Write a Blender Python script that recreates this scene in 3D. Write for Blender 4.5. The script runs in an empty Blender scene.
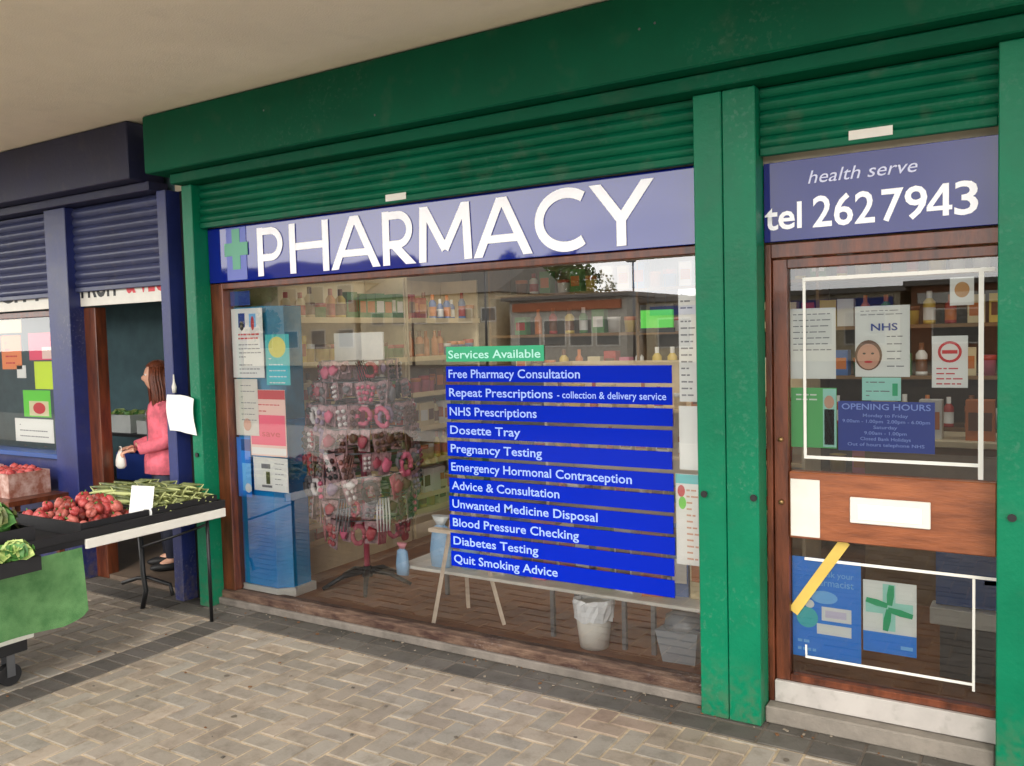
import bpy, bmesh, math, random
from mathutils import Vector, Matrix
R = math.radians
rnd = random.Random(11)
sc = bpy.context.scene
COL = sc.collection

# ------------------------------------------------------------------ materials
def lin(c):
    return tuple((v/12.92 if v <= .04045 else ((v+.055)/1.055)**2.4) for v in [x/255 for x in c]) + (1,)
_m = {}
def mat(name, rgb, rough=.6, var=.0, vscale=6, bump=0, bscale=40, metal=0, coat=0, dirt=0, spec=.5, rgb2=None, emit=0, stretch=None, chip=0, grime=0):
    """principled material with noise colour variation, dirt and bump"""
    if name in _m: return _m[name]
    m = bpy.data.materials.new(name); m.use_nodes = True
    nt = m.node_tree; N = nt.nodes; L = nt.links; b = N['Principled BSDF']
    c = lin(rgb); b.inputs['Base Color'].default_value = c
    b.inputs['Roughness'].default_value = rough; b.inputs['Metallic'].default_value = metal
    b.inputs['Coat Weight'].default_value = coat; b.inputs['Specular IOR Level'].default_value = spec
    if emit:
        b.inputs['Emission Color'].default_value = c; b.inputs['Emission Strength'].default_value = emit
    tc = N.new('ShaderNodeTexCoord'); src = tc.outputs['Object']
    if stretch:
        mp = N.new('ShaderNodeMapping'); mp.inputs['Scale'].default_value = stretch
        L.new(src, mp.inputs['Vector']); src = mp.outputs['Vector']
    if var or rgb2:
        n = N.new('ShaderNodeTexNoise'); n.inputs['Scale'].default_value = vscale; n.inputs['Detail'].default_value = 6
        n.inputs['Roughness'].default_value = .62
        L.new(src, n.inputs['Vector'])
        r = N.new('ShaderNodeValToRGB'); L.new(n.outputs['Fac'], r.inputs['Fac'])
        r.color_ramp.elements[0].position = .36; r.color_ramp.elements[1].position = .64
        if rgb2:
            r.color_ramp.elements[0].color = lin(rgb2); r.color_ramp.elements[1].color = c
        else:
            r.color_ramp.elements[0].color = tuple(v*(1-var) for v in c[:3])+(1,)
            r.color_ramp.elements[1].color = tuple(min(1, v*(1+var*.5)) for v in c[:3])+(1,)
        out = r.outputs['Color']
        if dirt:
            n2 = N.new('ShaderNodeTexNoise'); n2.inputs['Scale'].default_value = vscale*4.3; n2.inputs['Detail'].default_value = 9
            L.new(tc.outputs['Object'], n2.inputs['Vector'])
            r2 = N.new('ShaderNodeValToRGB'); r2.color_ramp.elements[0].position = .58; r2.color_ramp.elements[1].position = .7
            L.new(n2.outputs['Fac'], r2.inputs['Fac'])
            mu = N.new('ShaderNodeMath'); mu.operation = 'MULTIPLY'; mu.inputs[1].default_value = dirt
            L.new(r2.outputs['Color'], mu.inputs[0])
            mx = N.new('ShaderNodeMix'); mx.data_type = 'RGBA'
            L.new(mu.outputs[0], mx.inputs[0]); L.new(out, mx.inputs[6])
            mx.inputs[7].default_value = (.16, .14, .11, 1); out = mx.outputs[2]
        if chip:   # worn, chalky specks gathered in patches
            a1 = N.new('ShaderNodeTexNoise'); a1.inputs['Scale'].default_value = 55; a1.inputs['Detail'].default_value = 4
            a2 = N.new('ShaderNodeTexNoise'); a2.inputs['Scale'].default_value = 1.9; a2.inputs['Detail'].default_value = 2
            L.new(tc.outputs['Object'], a1.inputs['Vector']); L.new(tc.outputs['Object'], a2.inputs['Vector'])
            c1 = N.new('ShaderNodeMapRange'); c1.inputs[1].default_value = .55; c1.inputs[2].default_value = .68; L.new(a1.outputs['Fac'], c1.inputs[0])
            c2 = N.new('ShaderNodeMapRange'); c2.inputs[1].default_value = .52; c2.inputs[2].default_value = .66; L.new(a2.outputs['Fac'], c2.inputs[0])
            mu = N.new('ShaderNodeMath'); mu.operation = 'MULTIPLY'; L.new(c1.outputs[0], mu.inputs[0]); L.new(c2.outputs[0], mu.inputs[1])
            mu2 = N.new('ShaderNodeMath'); mu2.operation = 'MULTIPLY'; mu2.inputs[1].default_value = chip; L.new(mu.outputs[0], mu2.inputs[0])
            mx = N.new('ShaderNodeMix'); mx.data_type = 'RGBA'; L.new(mu2.outputs[0], mx.inputs[0]); L.new(out, mx.inputs[6])
            mx.inputs[7].default_value = tuple(v*.5+.22 for v in c[:3])+(1,); out = mx.outputs[2]
        if grime:  # splashed dirt rising from the ground
            ge = N.new('ShaderNodeNewGeometry'); sx = N.new('ShaderNodeSeparateXYZ'); L.new(ge.outputs['Position'], sx.inputs[0])
            g1 = N.new('ShaderNodeMapRange'); g1.inputs[1].default_value = .30; g1.inputs[2].default_value = .0; L.new(sx.outputs['Z'], g1.inputs[0])
            g2 = N.new('ShaderNodeTexNoise'); g2.inputs['Scale'].default_value = 26; g2.inputs['Detail'].default_value = 6; L.new(tc.outputs['Object'], g2.inputs['Vector'])
            g3 = N.new('ShaderNodeMapRange'); g3.inputs[1].default_value = .4; g3.inputs[2].default_value = .62; L.new(g2.outputs['Fac'], g3.inputs[0])
            mu = N.new('ShaderNodeMath'); mu.operation = 'MULTIPLY'; L.new(g1.outputs[0], mu.inputs[0]); L.new(g3.outputs[0], mu.inputs[1])
            mu2 = N.new('ShaderNodeMath'); mu2.operation = 'MULTIPLY'; mu2.inputs[1].default_value = grime; L.new(mu.outputs[0], mu2.inputs[0])
            mx = N.new('ShaderNodeMix'); mx.data_type = 'RGBA'; L.new(mu2.outputs[0], mx.inputs[0]); L.new(out, mx.inputs[6]); mx.inputs[7].default_value = (.13, .10, .07, 1); out = mx.outputs[2]
        L.new(out, b.inputs['Base Color'])
        rr = N.new('ShaderNodeMapRange'); rr.inputs[3].default_value = max(.05, rough-.12); rr.inputs[4].default_value = min(1, rough+.14)
        L.new(n.outputs['Fac'], rr.inputs[0]); L.new(rr.outputs[0], b.inputs['Roughness'])
    if bump:
        n = N.new('ShaderNodeTexNoise'); n.inputs['Scale'].default_value = bscale; n.inputs['Detail'].default_value = 5
        L.new(src, n.inputs['Vector'])
        bp = N.new('ShaderNodeBump'); bp.inputs['Strength'].default_value = bump; bp.inputs['Distance'].default_value = .01
        L.new(n.outputs['Fac'], bp.inputs['Height']); L.new(bp.outputs['Normal'], b.inputs['Normal'])
    _m[name] = m; return m

def shiny(name, rgb, refl, rough=.02, wob=.0):
    """coloured acrylic: diffuse colour under a clear reflecting face"""
    m = bpy.data.materials.new(name); m.use_nodes = True
    nt = m.node_tree; N = nt.nodes; L = nt.links; N.clear()
    o = N.new('ShaderNodeOutputMaterial'); d = N.new('ShaderNodeBsdfDiffuse'); g = N.new('ShaderNodeBsdfGlossy'); mx = N.new('ShaderNodeMixShader')
    d.inputs['Color'].default_value = lin(rgb); g.inputs['Roughness'].default_value = rough
    mx.inputs[0].default_value = refl
    if wob:
        tc = N.new('ShaderNodeTexCoord'); mp = N.new('ShaderNodeMapping'); mp.inputs['Scale'].default_value = (1, 1, .35)
        n = N.new('ShaderNodeTexNoise'); n.inputs['Scale'].default_value = 2.2; n.inputs['Detail'].default_value = 1
        L.new(tc.outputs['Object'], mp.inputs[0]); L.new(mp.outputs[0], n.inputs['Vector'])
        bp = N.new('ShaderNodeBump'); bp.inputs['Strength'].default_value = wob; bp.inputs['Distance'].default_value = .02
        L.new(n.outputs['Fac'], bp.inputs['Height']); L.new(bp.outputs[0], g.inputs['Normal'])
    L.new(d.outputs[0], mx.inputs[1]); L.new(g.outputs[0], mx.inputs[2]); L.new(mx.outputs[0], o.inputs[0])
    return m

def glass(name, base, tint=(.985, .99, .985)):
    m = bpy.data.materials.new(name); m.use_nodes = True
    nt = m.node_tree; N = nt.nodes; L = nt.links; N.clear()
    o = N.new('ShaderNodeOutputMaterial'); t = N.new('ShaderNodeBsdfTransparent'); g = N.new('ShaderNodeBsdfGlossy'); mx = N.new('ShaderNodeMixShader')
    t.inputs['Color'].default_value = tint + (1,); g.inputs['Roughness'].default_value = .0
    f = N.new('ShaderNodeFresnel'); f.inputs['IOR'].default_value = 1.5
    a = N.new('ShaderNodeMath'); a.operation = 'MULTIPLY_ADD'; a.inputs[1].default_value = 1.0; a.inputs[2].default_value = base; a.use_clamp = True
    L.new(f.outputs[0], a.inputs[0]); L.new(a.outputs[0], mx.inputs[0])
    L.new(t.outputs[0], mx.inputs[1]); L.new(g.outputs[0], mx.inputs[2]); L.new(mx.outputs[0], o.inputs[0])
    return m

GREEN = mat('green_paint', (0, 112, 78), .36, spec=.25, chip=.16, grime=.4, var=.16, vscale=2.2, bump=.12, bscale=55, dirt=.05)
GREENF = mat('green_fascia_paint', (0, 84, 58), .5, spec=.15, chip=.08, var=.14, vscale=1.6, bump=.10, bscale=30, dirt=.08)
GREENS = mat('green_shutter_paint', (0, 92, 64), .45, spec=.2, chip=.12, var=.2, vscale=2.5, bump=.08, bscale=60, dirt=.15)
NAVY = mat('navy_paint', (34, 44, 100), .4, chip=.3, grime=.6, var=.3, vscale=3, bump=.08, dirt=.08)
NAVYF = mat('navy_fascia_paint', (32, 34, 66), .5, var=.25, vscale=2, bump=.1, dirt=.08)
NAVYS = mat('navy_shutter_paint', (52, 58, 92), .4, var=.2, vscale=3, bump=.06, dirt=.15)
BROWN = mat('brown_stained_timber', (112, 56, 30), .38, rgb2=(66, 30, 15), vscale=3.5, bump=.15, bscale=30, stretch=(6, 6, 1), coat=.2)
BROWNH = mat('brown_stained_rail', (158, 90, 52), .38, rgb2=(116, 62, 34), vscale=3.5, bump=.15, bscale=30, stretch=(1, 6, 6), coat=.2)
SILL = mat('weathered_sill_timber', (112, 88, 72), .8, rgb2=(58, 34, 26), chip=.4, vscale=7, bump=.6, bscale=40, stretch=(1, 3, 3))
SOFF = mat('cream_soffit_render', (246, 234, 212), .85, var=.06, vscale=1.2, bump=.25, bscale=120, dirt=.05)
WHITE = mat('white_paper', (236, 236, 232), .6)
OFFW = mat('offwhite_plastic', (222, 218, 208), .45, var=.06, vscale=8)
CREAM = mat('cream_laminate', (232, 214, 176), .5, var=.1, vscale=5)
SHELFW = mat('pale_shelf_board', (240, 208, 156), .5, var=.12, vscale=5)
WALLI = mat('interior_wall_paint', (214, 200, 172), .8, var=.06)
CEILI = mat('interior_ceiling_tile', (236, 232, 220), .8, var=.04)
FLOORI = mat('brown_lino', (160, 108, 72), .5, rgb2=(132, 84, 56), vscale=7, bump=.05)
BLACK = mat('black_metal', (22, 22, 24), .45, var=.2)
BLACKP = mat('black_plastic', (26, 25, 27), .55, var=.3, vscale=8, bump=.1)
GREYM = mat('grey_metal', (118, 120, 124), .35, metal=.7, var=.1)
KICK = mat('kick_plate_metal', (186, 180, 174), .4, metal=.15, var=.14, vscale=4, bump=.08, dirt=.25)
CYAN = mat('blue_display_board', (20, 160, 226), .4, rgb2=(12, 122, 200), vscale=1.5)
TEALB = mat('teal_display_board', (44, 142, 184), .4, var=.2)
GLASS = glass('window_glass', .18)
GLASSD = glass('door_glass', .05, (.72, .74, .73))
GLASSN = glass('neighbour_glass', .05)
SIGNB = shiny('blue_sign_acrylic', (10, 26, 128), .085, .03, .25)
SIGNB2 = shiny('blue_phone_sign_acrylic', (8, 22, 110), .04, .06, .5)
SIGNW = mat('white_sign_vinyl', (250, 250, 255), .35)
LAV = mat('lavender_sign_vinyl', (205, 208, 236), .4)
STRIP = shiny('blue_strip_plastic', (0, 34, 172), .02, .1)
STRT = mat('strip_lettering', (150, 176, 248), .5)
PINK = mat('pink_card', (240, 92, 128), .5)
RED = mat('red_print', (206, 52, 62), .5)
TEAL = mat('teal_print', (70, 196, 200), .5)
YEL = mat('yellow_card', (214, 236, 60), .5)
LIME = mat('lime_card', (110, 214, 66), .5)
ORANGE = mat('orange_card', (240, 150, 92), .5)
BLUEP = mat('blue_print', (38, 140, 232), .5)
LBLUE = mat('light_blue_print', (130, 196, 244), .5)
NBLUE = mat('navy_print', (28, 62, 150), .5)
GPRINT = mat('green_print', (22, 176, 120), .5)
GPALE = mat('pale_green_print', (170, 226, 214), .5)
GREYT = mat('grey_text', (128, 128, 134), .6)
GOLD = mat('tan_print', (196, 150, 96), .6)
SKINP = mat('printed_face', (214, 164, 140), .6)
INK = mat('black_ink', (24, 24, 26), .5)
TAPE = mat('yellow_tape', (206, 176, 84), .5, var=.1)
WTAPE = mat('white_foil_tape', (226, 224, 216), .4)

# ------------------------------------------------------------------ mesh helpers
def link(o): COL.objects.link(o); return o
def new_bm(): return bmesh.new()
def box(bm, x0, x1, y0, y1, z0, z1, bev=0, mi=0, rot=None):
    x0, x1 = min(x0, x1), max(x0, x1); y0, y1 = min(y0, y1), max(y0, y1); z0, z1 = min(z0, z1), max(z0, z1)
    r = bmesh.ops.create_cube(bm, size=1)
    vs = r['verts']; c = Vector(((x0+x1)/2, (y0+y1)/2, (z0+z1)/2))
    for v in vs:
        p = Vector((v.co.x*(x1-x0), v.co.y*(y1-y0), v.co.z*(z1-z0)))
        if rot: p = rot @ p
        v.co = p + c
    fs = list({f for v in vs for f in v.link_faces})
    for f in fs: f.material_index = mi
    if bev:
        es = list({e for v in vs for e in v.link_edges})
        bmesh.ops.bevel(bm, geom=es, offset=bev, segments=1, affect='EDGES', profile=.5)
    return vs
def tube(bm, pts, rad, seg=8, mi=0, cap=True, smooth=True):
    """tube through points; rad scalar or per-point"""
    pts = [Vector(p) for p in pts]; n = len(pts)
    rs = rad if isinstance(rad, (list, tuple)) else [rad]*n
    rings = []
    up = Vector((0, 0, 1))
    for i, p in enumerate(pts):
        d = (pts[min(i+1, n-1)]-pts[max(i-1, 0)]).normalized()
        a = up if abs(d.z) < .95 else Vector((1, 0, 0))
        u = d.cross(a).normalized(); w = d.cross(u).normalized()
        rings.append([bm.verts.new(p+(u*math.cos(2*math.pi*k/seg)+w*math.sin(2*math.pi*k/seg))*rs[i]) for k in range(seg)])
    for i in range(n-1):
        for k in range(seg):
            f = bm.faces.new((rings[i][k], rings[i][(k+1) % seg], rings[i+1][(k+1) % seg], rings[i+1][k])); f.material_index = mi; f.smooth = smooth
    if cap:
        for rg in (rings[0], rings[-1]):
            f = bm.faces.new(rg); f.material_index = mi
def lathe(bm, prof, cx=0, cy=0, seg=16, mi=0, sx=1, sy=1):
    """prof: list of (r,z) ; optional mi per segment as third item"""
    rings = []
    for p in prof:
        rings.append([bm.verts.new((cx+p[0]*sx*math.cos(2*math.pi*k/seg), cy+p[0]*sy*math.sin(2*math.pi*k/seg), p[1])) for k in range(seg)])
    for i in range(len(prof)-1):
        m_ = prof[i][2] if len(prof[i]) > 2 else mi
        for k in range(seg):
            f = bm.faces.new((rings[i][k], rings[i][(k+1) % seg], rings[i+1][(k+1) % seg], rings[i+1][k])); f.smooth = True; f.material_index = m_
    for rg in (rings[0], rings[-1]):
        f = bm.faces.new(rg); f.material_index = mi
def blob(bm, c, rx, ry, rz, sub=2, jit=0, mi=0, seed=0, rot=None):
    r = bmesh.ops.create_icosphere(bm, subdivisions=sub, radius=1)
    q = random.Random(seed)
    for v in r['verts']:
        k = 1+q.uniform(-jit, jit)
        p = Vector((v.co.x*rx*k, v.co.y*ry*k, v.co.z*rz*k))
        if rot: p = rot @ p
        v.co = p+Vector(c)
    for f in {f for v in r['verts'] for f in v.link_faces}: f.smooth = True; f.material_index = mi
def obj(name, bm, mats, parent=None, fix=True):
    if fix: bmesh.ops.recalc_face_normals(bm, faces=bm.faces)
    me = bpy.data.meshes.new(name); bm.to_mesh(me); bm.free()
    if not isinstance(mats, (list, tuple)): mats = [mats]
    for m in mats: me.materials.append(m)
    o = bpy.data.objects.new(name, me); link(o)
    if parent:
        o.parent = parent
        bpy_loc = world_loc(parent)
        o.location = -bpy_loc
    return o
def world_loc(o):
    v = Vector(o.location)
    while o.parent: o = o.parent; v = v+Vector(o.location)
    return v
def tag(o, label, cat, group=None):
    o['label'] = label; o['category'] = cat
    if group: o['group'] = group
    return o
def thing(name, loc, label, cat, group=None):
    o = bpy.data.objects.new(name, None); o.empty_display_size = .1; link(o); o.location = loc
    return tag(o, label, cat, group)
def struct(name, bm, m):
    o = obj(name, bm, m); o['kind'] = 'structure'; return o
def part(name, parent, m, *boxes, bev=0):
    bm = new_bm()
    for b in boxes: box(bm, *b, bev=bev)
    return obj(name, bm, m, parent)
def txt(s, x0, z0, h, y, m, parent, w=None, bold=0, name='lettering', shear=0, centre=None, space=1):
    """flat lettering on a wall facing -Y, fitted to cap height h (and width w)"""
    cu = bpy.data.curves.new('t', 'FONT'); cu.body = s; cu.size = 1; cu.offset = bold; cu.extrude = .0; cu.shear = shear; cu.space_character = space
    cu.resolution_u = 3
    t = bpy.data.objects.new('t', cu); link(t)
    dg = bpy.context.evaluated_depsgraph_get(); me = bpy.data.meshes.new_from_object(t.evaluated_get(dg))
    bpy.data.objects.remove(t)
    xs = [v.co.x for v in me.vertices]
    k = h/.69; ww = (max(xs)-min(xs)); kx = (w/ww) if w else k
    mn = min(xs)
    if centre is not None: x0 = centre-ww*kx/2
    for v in me.vertices:
        v.co = Vector((x0+(v.co.x-mn)*kx, y, z0+v.co.y*k))
    gap = .17*h; iv = sorted((min(v_), max(v_)) for v_ in ([me.vertices[i].co.x for i in p.vertices] for p in me.polygons)); cuts = []; hi = iv[0][1]
    for a, b_ in iv:
        if a-hi > gap*kx/k: cuts.append((a+hi)/2)
        hi = max(hi, b_)
    out = []
    for g in range(len(cuts)+1):
        lo_, hi_ = (cuts[g-1] if g else -1e9), (cuts[g] if g < len(cuts) else 1e9)
        b2 = new_bm(); b2.from_mesh(me)
        bmesh.ops.delete(b2, geom=[v for v in b2.verts if not lo_ < v.co.x < hi_], context='VERTS')
        m2 = bpy.data.meshes.new(name); b2.to_mesh(m2); b2.free(); m2.materials.append(m)
        o = bpy.data.objects.new(name, m2); link(o); out.append(o)
        if parent: o.parent = parent; o.location = -world_loc(parent)
    return out
def copy_tree(o, parent=None):
    c = o.copy(); link(c); c.parent = parent
    for ch in list(o.children): copy_tree(ch, c)
    return c

ORD = ['first', 'second', 'third', 'fourth', 'fifth', 'sixth', 'seventh', 'eighth', 'ninth', 'tenth', 'eleventh', 'twelfth', 'thirteenth', 'fourteenth', 'fifteenth', 'sixteenth', 'seventeenth', 'eighteenth', 'nineteenth', 'twentieth']

# ------------------------------------------------------------------ camera
cam = bpy.data.cameras.new('camera'); co = link(bpy.data.objects.new('camera', cam)); sc.camera = co
r_ = Vector((0.85024535, 0.52575187, -0.02584217)); d_ = Vector((0.00661335, -0.05975898, -0.99819093)); f_ = Vector((-0.52634505, 0.84853629, -0.05428678))
M = Matrix((( r_.x, -d_.x, -f_.x), (r_.y, -d_.y, -f_.y), (r_.z, -d_.z, -f_.z))).to_4x4()
co.matrix_world = Matrix.Translation((0, -3.7, 1.69)) @ M
cam.sensor_fit = 'HORIZONTAL'; cam.sensor_width = 36; cam.lens = 859.13*36/1024
cam.clip_end = 2000; cam.clip_start = .05

# ------------------------------------------------------------------ world and sun
w = bpy.data.worlds.new('World'); sc.world = w; w.use_nodes = True
N = w.node_tree.nodes; L = w.node_tree.links; bg = N['Background']
sky = N.new('ShaderNodeTexSky'); sky.sky_type = 'NISHITA'; sky.sun_disc = False
SUN_EL, SUN_AZ = R(38), R(155)   # azimuth clockwise from +Y
sky.sun_elevation = SUN_EL; sky.sun_rotation = SUN_AZ; sky.air_density = 1.2; sky.dust_density = 5; sky.ozone_density = 1
hs = N.new('ShaderNodeHueSaturation'); hs.inputs['Saturation'].default_value = .25
wm = N.new('ShaderNodeMix'); wm.data_type = 'RGBA'; wm.blend_type = 'MULTIPLY'; wm.inputs[0].default_value = 1; wm.inputs[7].default_value = (1, .98, .945, 1)
# thin bright cloud layer over the sky
wtc = N.new('ShaderNodeTexCoord'); wn_ = N.new('ShaderNodeTexNoise'); wn_.inputs['Scale'].default_value = 2.2; wn_.inputs['Detail'].default_value = 7
wmp = N.new('ShaderNodeMapping'); wmp.inputs['Scale'].default_value = (1, 1, 3); L.new(wtc.outputs['Generated'], wmp.inputs[0]); L.new(wmp.outputs[0], wn_.inputs['Vector'])
wr_ = N.new('ShaderNodeValToRGB'); wr_.color_ramp.elements[0].position = .3; wr_.color_ramp.elements[1].position = .7
wr_.color_ramp.elements[0].color = (.62, .64, .67, 1); wr_.color_ramp.elements[1].color = (1, .99, .97, 1); L.new(wn_.outputs['Fac'], wr_.inputs['Fac'])
wv = N.new('ShaderNodeVectorMath'); wv.operation = 'SCALE'; wv.inputs['Scale'].default_value = 27; L.new(wr_.outputs['Color'], wv.inputs[0])
wsx = N.new('ShaderNodeSeparateXYZ'); L.new(wtc.outputs['Generated'], wsx.inputs[0])   # clouds glow brighter towards the horizon
wg = N.new('ShaderNodeMapRange'); wg.interpolation_type = 'SMOOTHSTEP'; wg.inputs[1].default_value = 0; wg.inputs[2].default_value = .45; wg.inputs[3].default_value = 54; wg.inputs[4].default_value = 20
L.new(wsx.outputs['Z'], wg.inputs[0]); L.new(wg.outputs[0], wv.inputs['Scale'])
wc = N.new('ShaderNodeMix'); wc.data_type = 'RGBA'; wc.inputs[0].default_value = .85
L.new(sky.outputs[0], hs.inputs['Color']); L.new(hs.outputs[0], wc.inputs[6]); L.new(wv.outputs[0], wc.inputs[7]); L.new(wc.outputs[2], wm.inputs[6]); L.new(wm.outputs[2], bg.inputs['Color'])
bg.inputs['Strength'].default_value = .15
sl = bpy.data.lights.new('sun', 'SUN'); sl.energy = 1.5; sl.angle = R(14); sl.color = (1, .95, .87)
so = link(bpy.data.objects.new('sun', sl))
sd = Vector((math.sin(SUN_AZ)*math.cos(SUN_EL), math.cos(SUN_AZ)*math.cos(SUN_EL), math.sin(SUN_EL)))
so.rotation_euler = sd.to_track_quat('Z', 'Y').to_euler(); so.location = (3, -12, 12)

# ------------------------------------------------------------------ ground
bm = new_bm(); box(bm, -700, 700, -700, 700, -.4, -.022)
struct('ground', bm, mat('asphalt', (86, 84, 81), .9, var=.12, vscale=.4, bump=.3, bscale=30))
bm = new_bm(); box(bm, -60, 60, -8.5, -4.9, -.021, -.006)
struct('pavement', bm, mat('concrete_pavement', (150, 145, 136), .85, var=.12, vscale=1.2, bump=.2, bscale=60, dirt=.3))
bm = new_bm(); box(bm, -60, 60, -8.65, -8.502, -.021, .0, bev=.01)
struct('kerb', bm, mat('kerb_stone', (150, 146, 138), .85, var=.15))

# block paving, every block a real bevelled block with its own tone
bm = new_bm(); cl = bm.loops.layers.color.new('tone')
bmb = new_bm(); box(bmb, -11, 4.6, -4.9, 6, -.021, -.0045)
struct('jointing_sand', bmb, mat('jointing_sand', (184, 164, 136), .95, var=.4, vscale=9, bump=.3, bscale=200, dirt=.35))
bmb = new_bm(); box(bmb, -4.34, -4.14, -4.9, -.27, -.006, -.0032); box(bmb, -11, 4.6, -.268, 0, -.006, -.0032)
struct('band_jointing_sand', bmb, mat('dark_jointing_sand', (104, 94, 84), .95, var=.35, vscale=9, bump=.3, bscale=200))
def block(x0, x1, y0, y1, tone, g=.0052):
    z = rnd.uniform(-.0012, .0012); b = .0045
    x0 += g; x1 -= g; y0 += g; y1 -= g
    t = [bm.verts.new((x, y, z-.0035)) for x, y in ((x0, y0), (x1, y0), (x1, y1), (x0, y1))]
    u = [bm.verts.new((x, y, z)) for x, y in ((x0+b, y0+b), (x1-b, y0+b), (x1-b, y1-b), (x0+b, y1-b))]
    d = [bm.verts.new((x, y, -.012)) for x, y in ((x0, y0), (x1, y0), (x1, y1), (x0, y1))]
    fs = [bm.faces.new(u)]
    for k in range(4):
        j = (k+1) % 4
        fs.append(bm.faces.new((t[k], t[j], u[j], u[k]))); fs.append(bm.faces.new((d[k], d[j], t[j], t[k])))
    for f in fs:
        for l in f.loops: l[cl] = tone
XB0, XB1 = -4.34, -4.14      # cross band of dark pavers
U = .1
for a in range(-110, 46):
    for b in range(-49, -2):
        c = (a-b) % 4
        x, y = a*U, b*U
        if c == 0: rc = (x, x+2*U, y, y+U)
        elif c == 3: rc = (x, x+U, y, y+2*U)
        else: continue
        if rc[3] > -.27 or rc[2] < -4.9: 
            rc = (rc[0], rc[1], max(rc[2], -4.9), min(rc[3], -.27))
            if rc[3]-rc[2] < .03: continue
        if rc[1] > XB0 and rc[0] < XB1:
            if rc[0] < XB0-.03: rc = (rc[0], XB0, rc[2], rc[3])
            elif rc[1] > XB1+.03: rc = (XB1, rc[1], rc[2], rc[3])
            else: continue
        v = rnd.gauss(1.02, .045); wr = rnd.uniform(-.02, .02)
        ru = max(0, 1-math.hypot((rc[0]+1.75)/.45, (rc[2]+.42)/.12))*.22
        block(*rc, (.66*v*(1+wr)*(1+.15*ru), .66*v*(1-.35*ru), .66*v*(1-wr)*(1-.6*ru), 1))
y = -4.9
while y < -.28:
    v = rnd.gauss(.43, .03); block(XB0, XB1, y, min(y+.1, -.27), (v*.98, v, v*1.03, 1)); y += .1
x = -11.0
while x < 4.6:
    v = rnd.gauss(.41, .035); block(x, x+.2, -.27, -.14, (v*.98, v, v*1.03, 1)); 
    v = rnd.gauss(.41, .035); block(x, x+.2, -.14, -.02, (v*.98, v, v*1.03, 1)); x += .2
pm = bpy.data.materials.new('block_paving'); pm.use_nodes = True
N = pm.node_tree.nodes; L = pm.node_tree.links; b = N['Principled BSDF']; b.inputs['Roughness'].default_value = .88
at = N.new('ShaderNodeVertexColor'); at.layer_name = 'tone'
tc = N.new('ShaderNodeTexCoord')
n1 = N.new('ShaderNodeTexNoise'); n1.inputs['Scale'].default_value = 1.1; n1.inputs['Detail'].default_value = 8; n1.inputs['Roughness'].default_value = .65
n2 = N.new('ShaderNodeTexNoise'); n2.inputs['Scale'].default_value = 70; n2.inputs['Detail'].default_value = 4
n3 = N.new('ShaderNodeTexNoise'); n3.inputs['Scale'].default_value = 9; n3.inputs['Detail'].default_value = 9; n3.inputs['Roughness'].default_value = .7
for n in (n1, n2, n3): L.new(tc.outputs['Object'], n.inputs['Vector'])
r1 = N.new('ShaderNodeValToRGB'); L.new(n1.outputs['Fac'], r1.inputs['Fac'])
r1.color_ramp.elements[0].position = .3; r1.color_ramp.elements[1].position = .7
r1.color_ramp.elements[0].color = (.62, .525, .41, 1); r1.color_ramp.elements[1].color = (.84, .72, .585, 1)
r3 = N.new('ShaderNodeValToRGB'); L.new(n3.outputs['Fac'], r3.inputs['Fac'])
r3.color_ramp.elements[0].position = .34; r3.color_ramp.elements[1].position = .52
r3.color_ramp.elements[0].color = (.62, .59, .56, 1); r3.color_ramp.elements[1].color = (1, 1, 1, 1)
m1 = N.new('ShaderNodeMix'); m1.data_type = 'RGBA'; m1.blend_type = 'MULTIPLY'; m1.inputs[0].default_value = 1
L.new(at.outputs['Color'], m1.inputs[6]); L.new(r1.outputs['Color'], m1.inputs[7])
m2 = N.new('ShaderNodeMix'); m2.data_type = 'RGBA'; m2.blend_type = 'MULTIPLY'; m2.inputs[0].default_value = .8
L.new(m1.outputs[2], m2.inputs[6]); L.new(r3.outputs['Color'], m2.inputs[7]); L.new(m2.outputs[2], b.inputs['Base Color'])
bp = N.new('ShaderNodeBump'); bp.inputs['Strength'].default_value = .35; bp.inputs['Distance'].default_value = .004
L.new(n2.outputs['Fac'], bp.inputs['Height']); L.new(bp.outputs[0], b.inputs['Normal'])
struct('block_paving', bm, pm)
bm = new_bm(); q = random.Random(31)
for i in range(26):
    x, y, r = q.uniform(-4, -.2), q.uniform(-2.6, -.35), q.uniform(.008, .02)
    vs = [bm.verts.new((x+r*q.uniform(.7, 1.1)*math.cos(k*.7), y+r*q.uniform(.7, 1.1)*math.sin(k*.7), .0022)) for k in range(9)]; bm.faces.new(vs)
o = obj('chewing_gum_spots', bm, mat('old_gum', (104, 94, 82), .9)); o['kind'] = 'stuff'; tag(o, 'dark flattened chewing gum spots on the block paving', 'stain')
# crumbs and leaf bits caught along the shop front
bm = new_bm(); q = random.Random(5)
for i in range(230):
    x = q.uniform(-4.5, 0); y = -.02-abs(q.gauss(0, .09)) if q.random() < .75 else q.uniform(-2.6, -.2); s = q.uniform(.003, .009)
    box(bm, x-s, x+s, y-s*q.uniform(.4, 1), y+s*.5, .002, .003+s*.4, rot=Matrix.Rotation(q.uniform(0, 3), 3, 'Z'), mi=q.randrange(3))
o = obj('litter_crumbs', bm, [mat('dry_leaf', (110, 74, 44), .9), mat('grit', (84, 78, 70), .9), mat('pale_grit', (140, 128, 112), .9)])
o['kind'] = 'stuff'; tag(o, 'bits of dry leaf and grit scattered on the paving along the shop front', 'debris')

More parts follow.
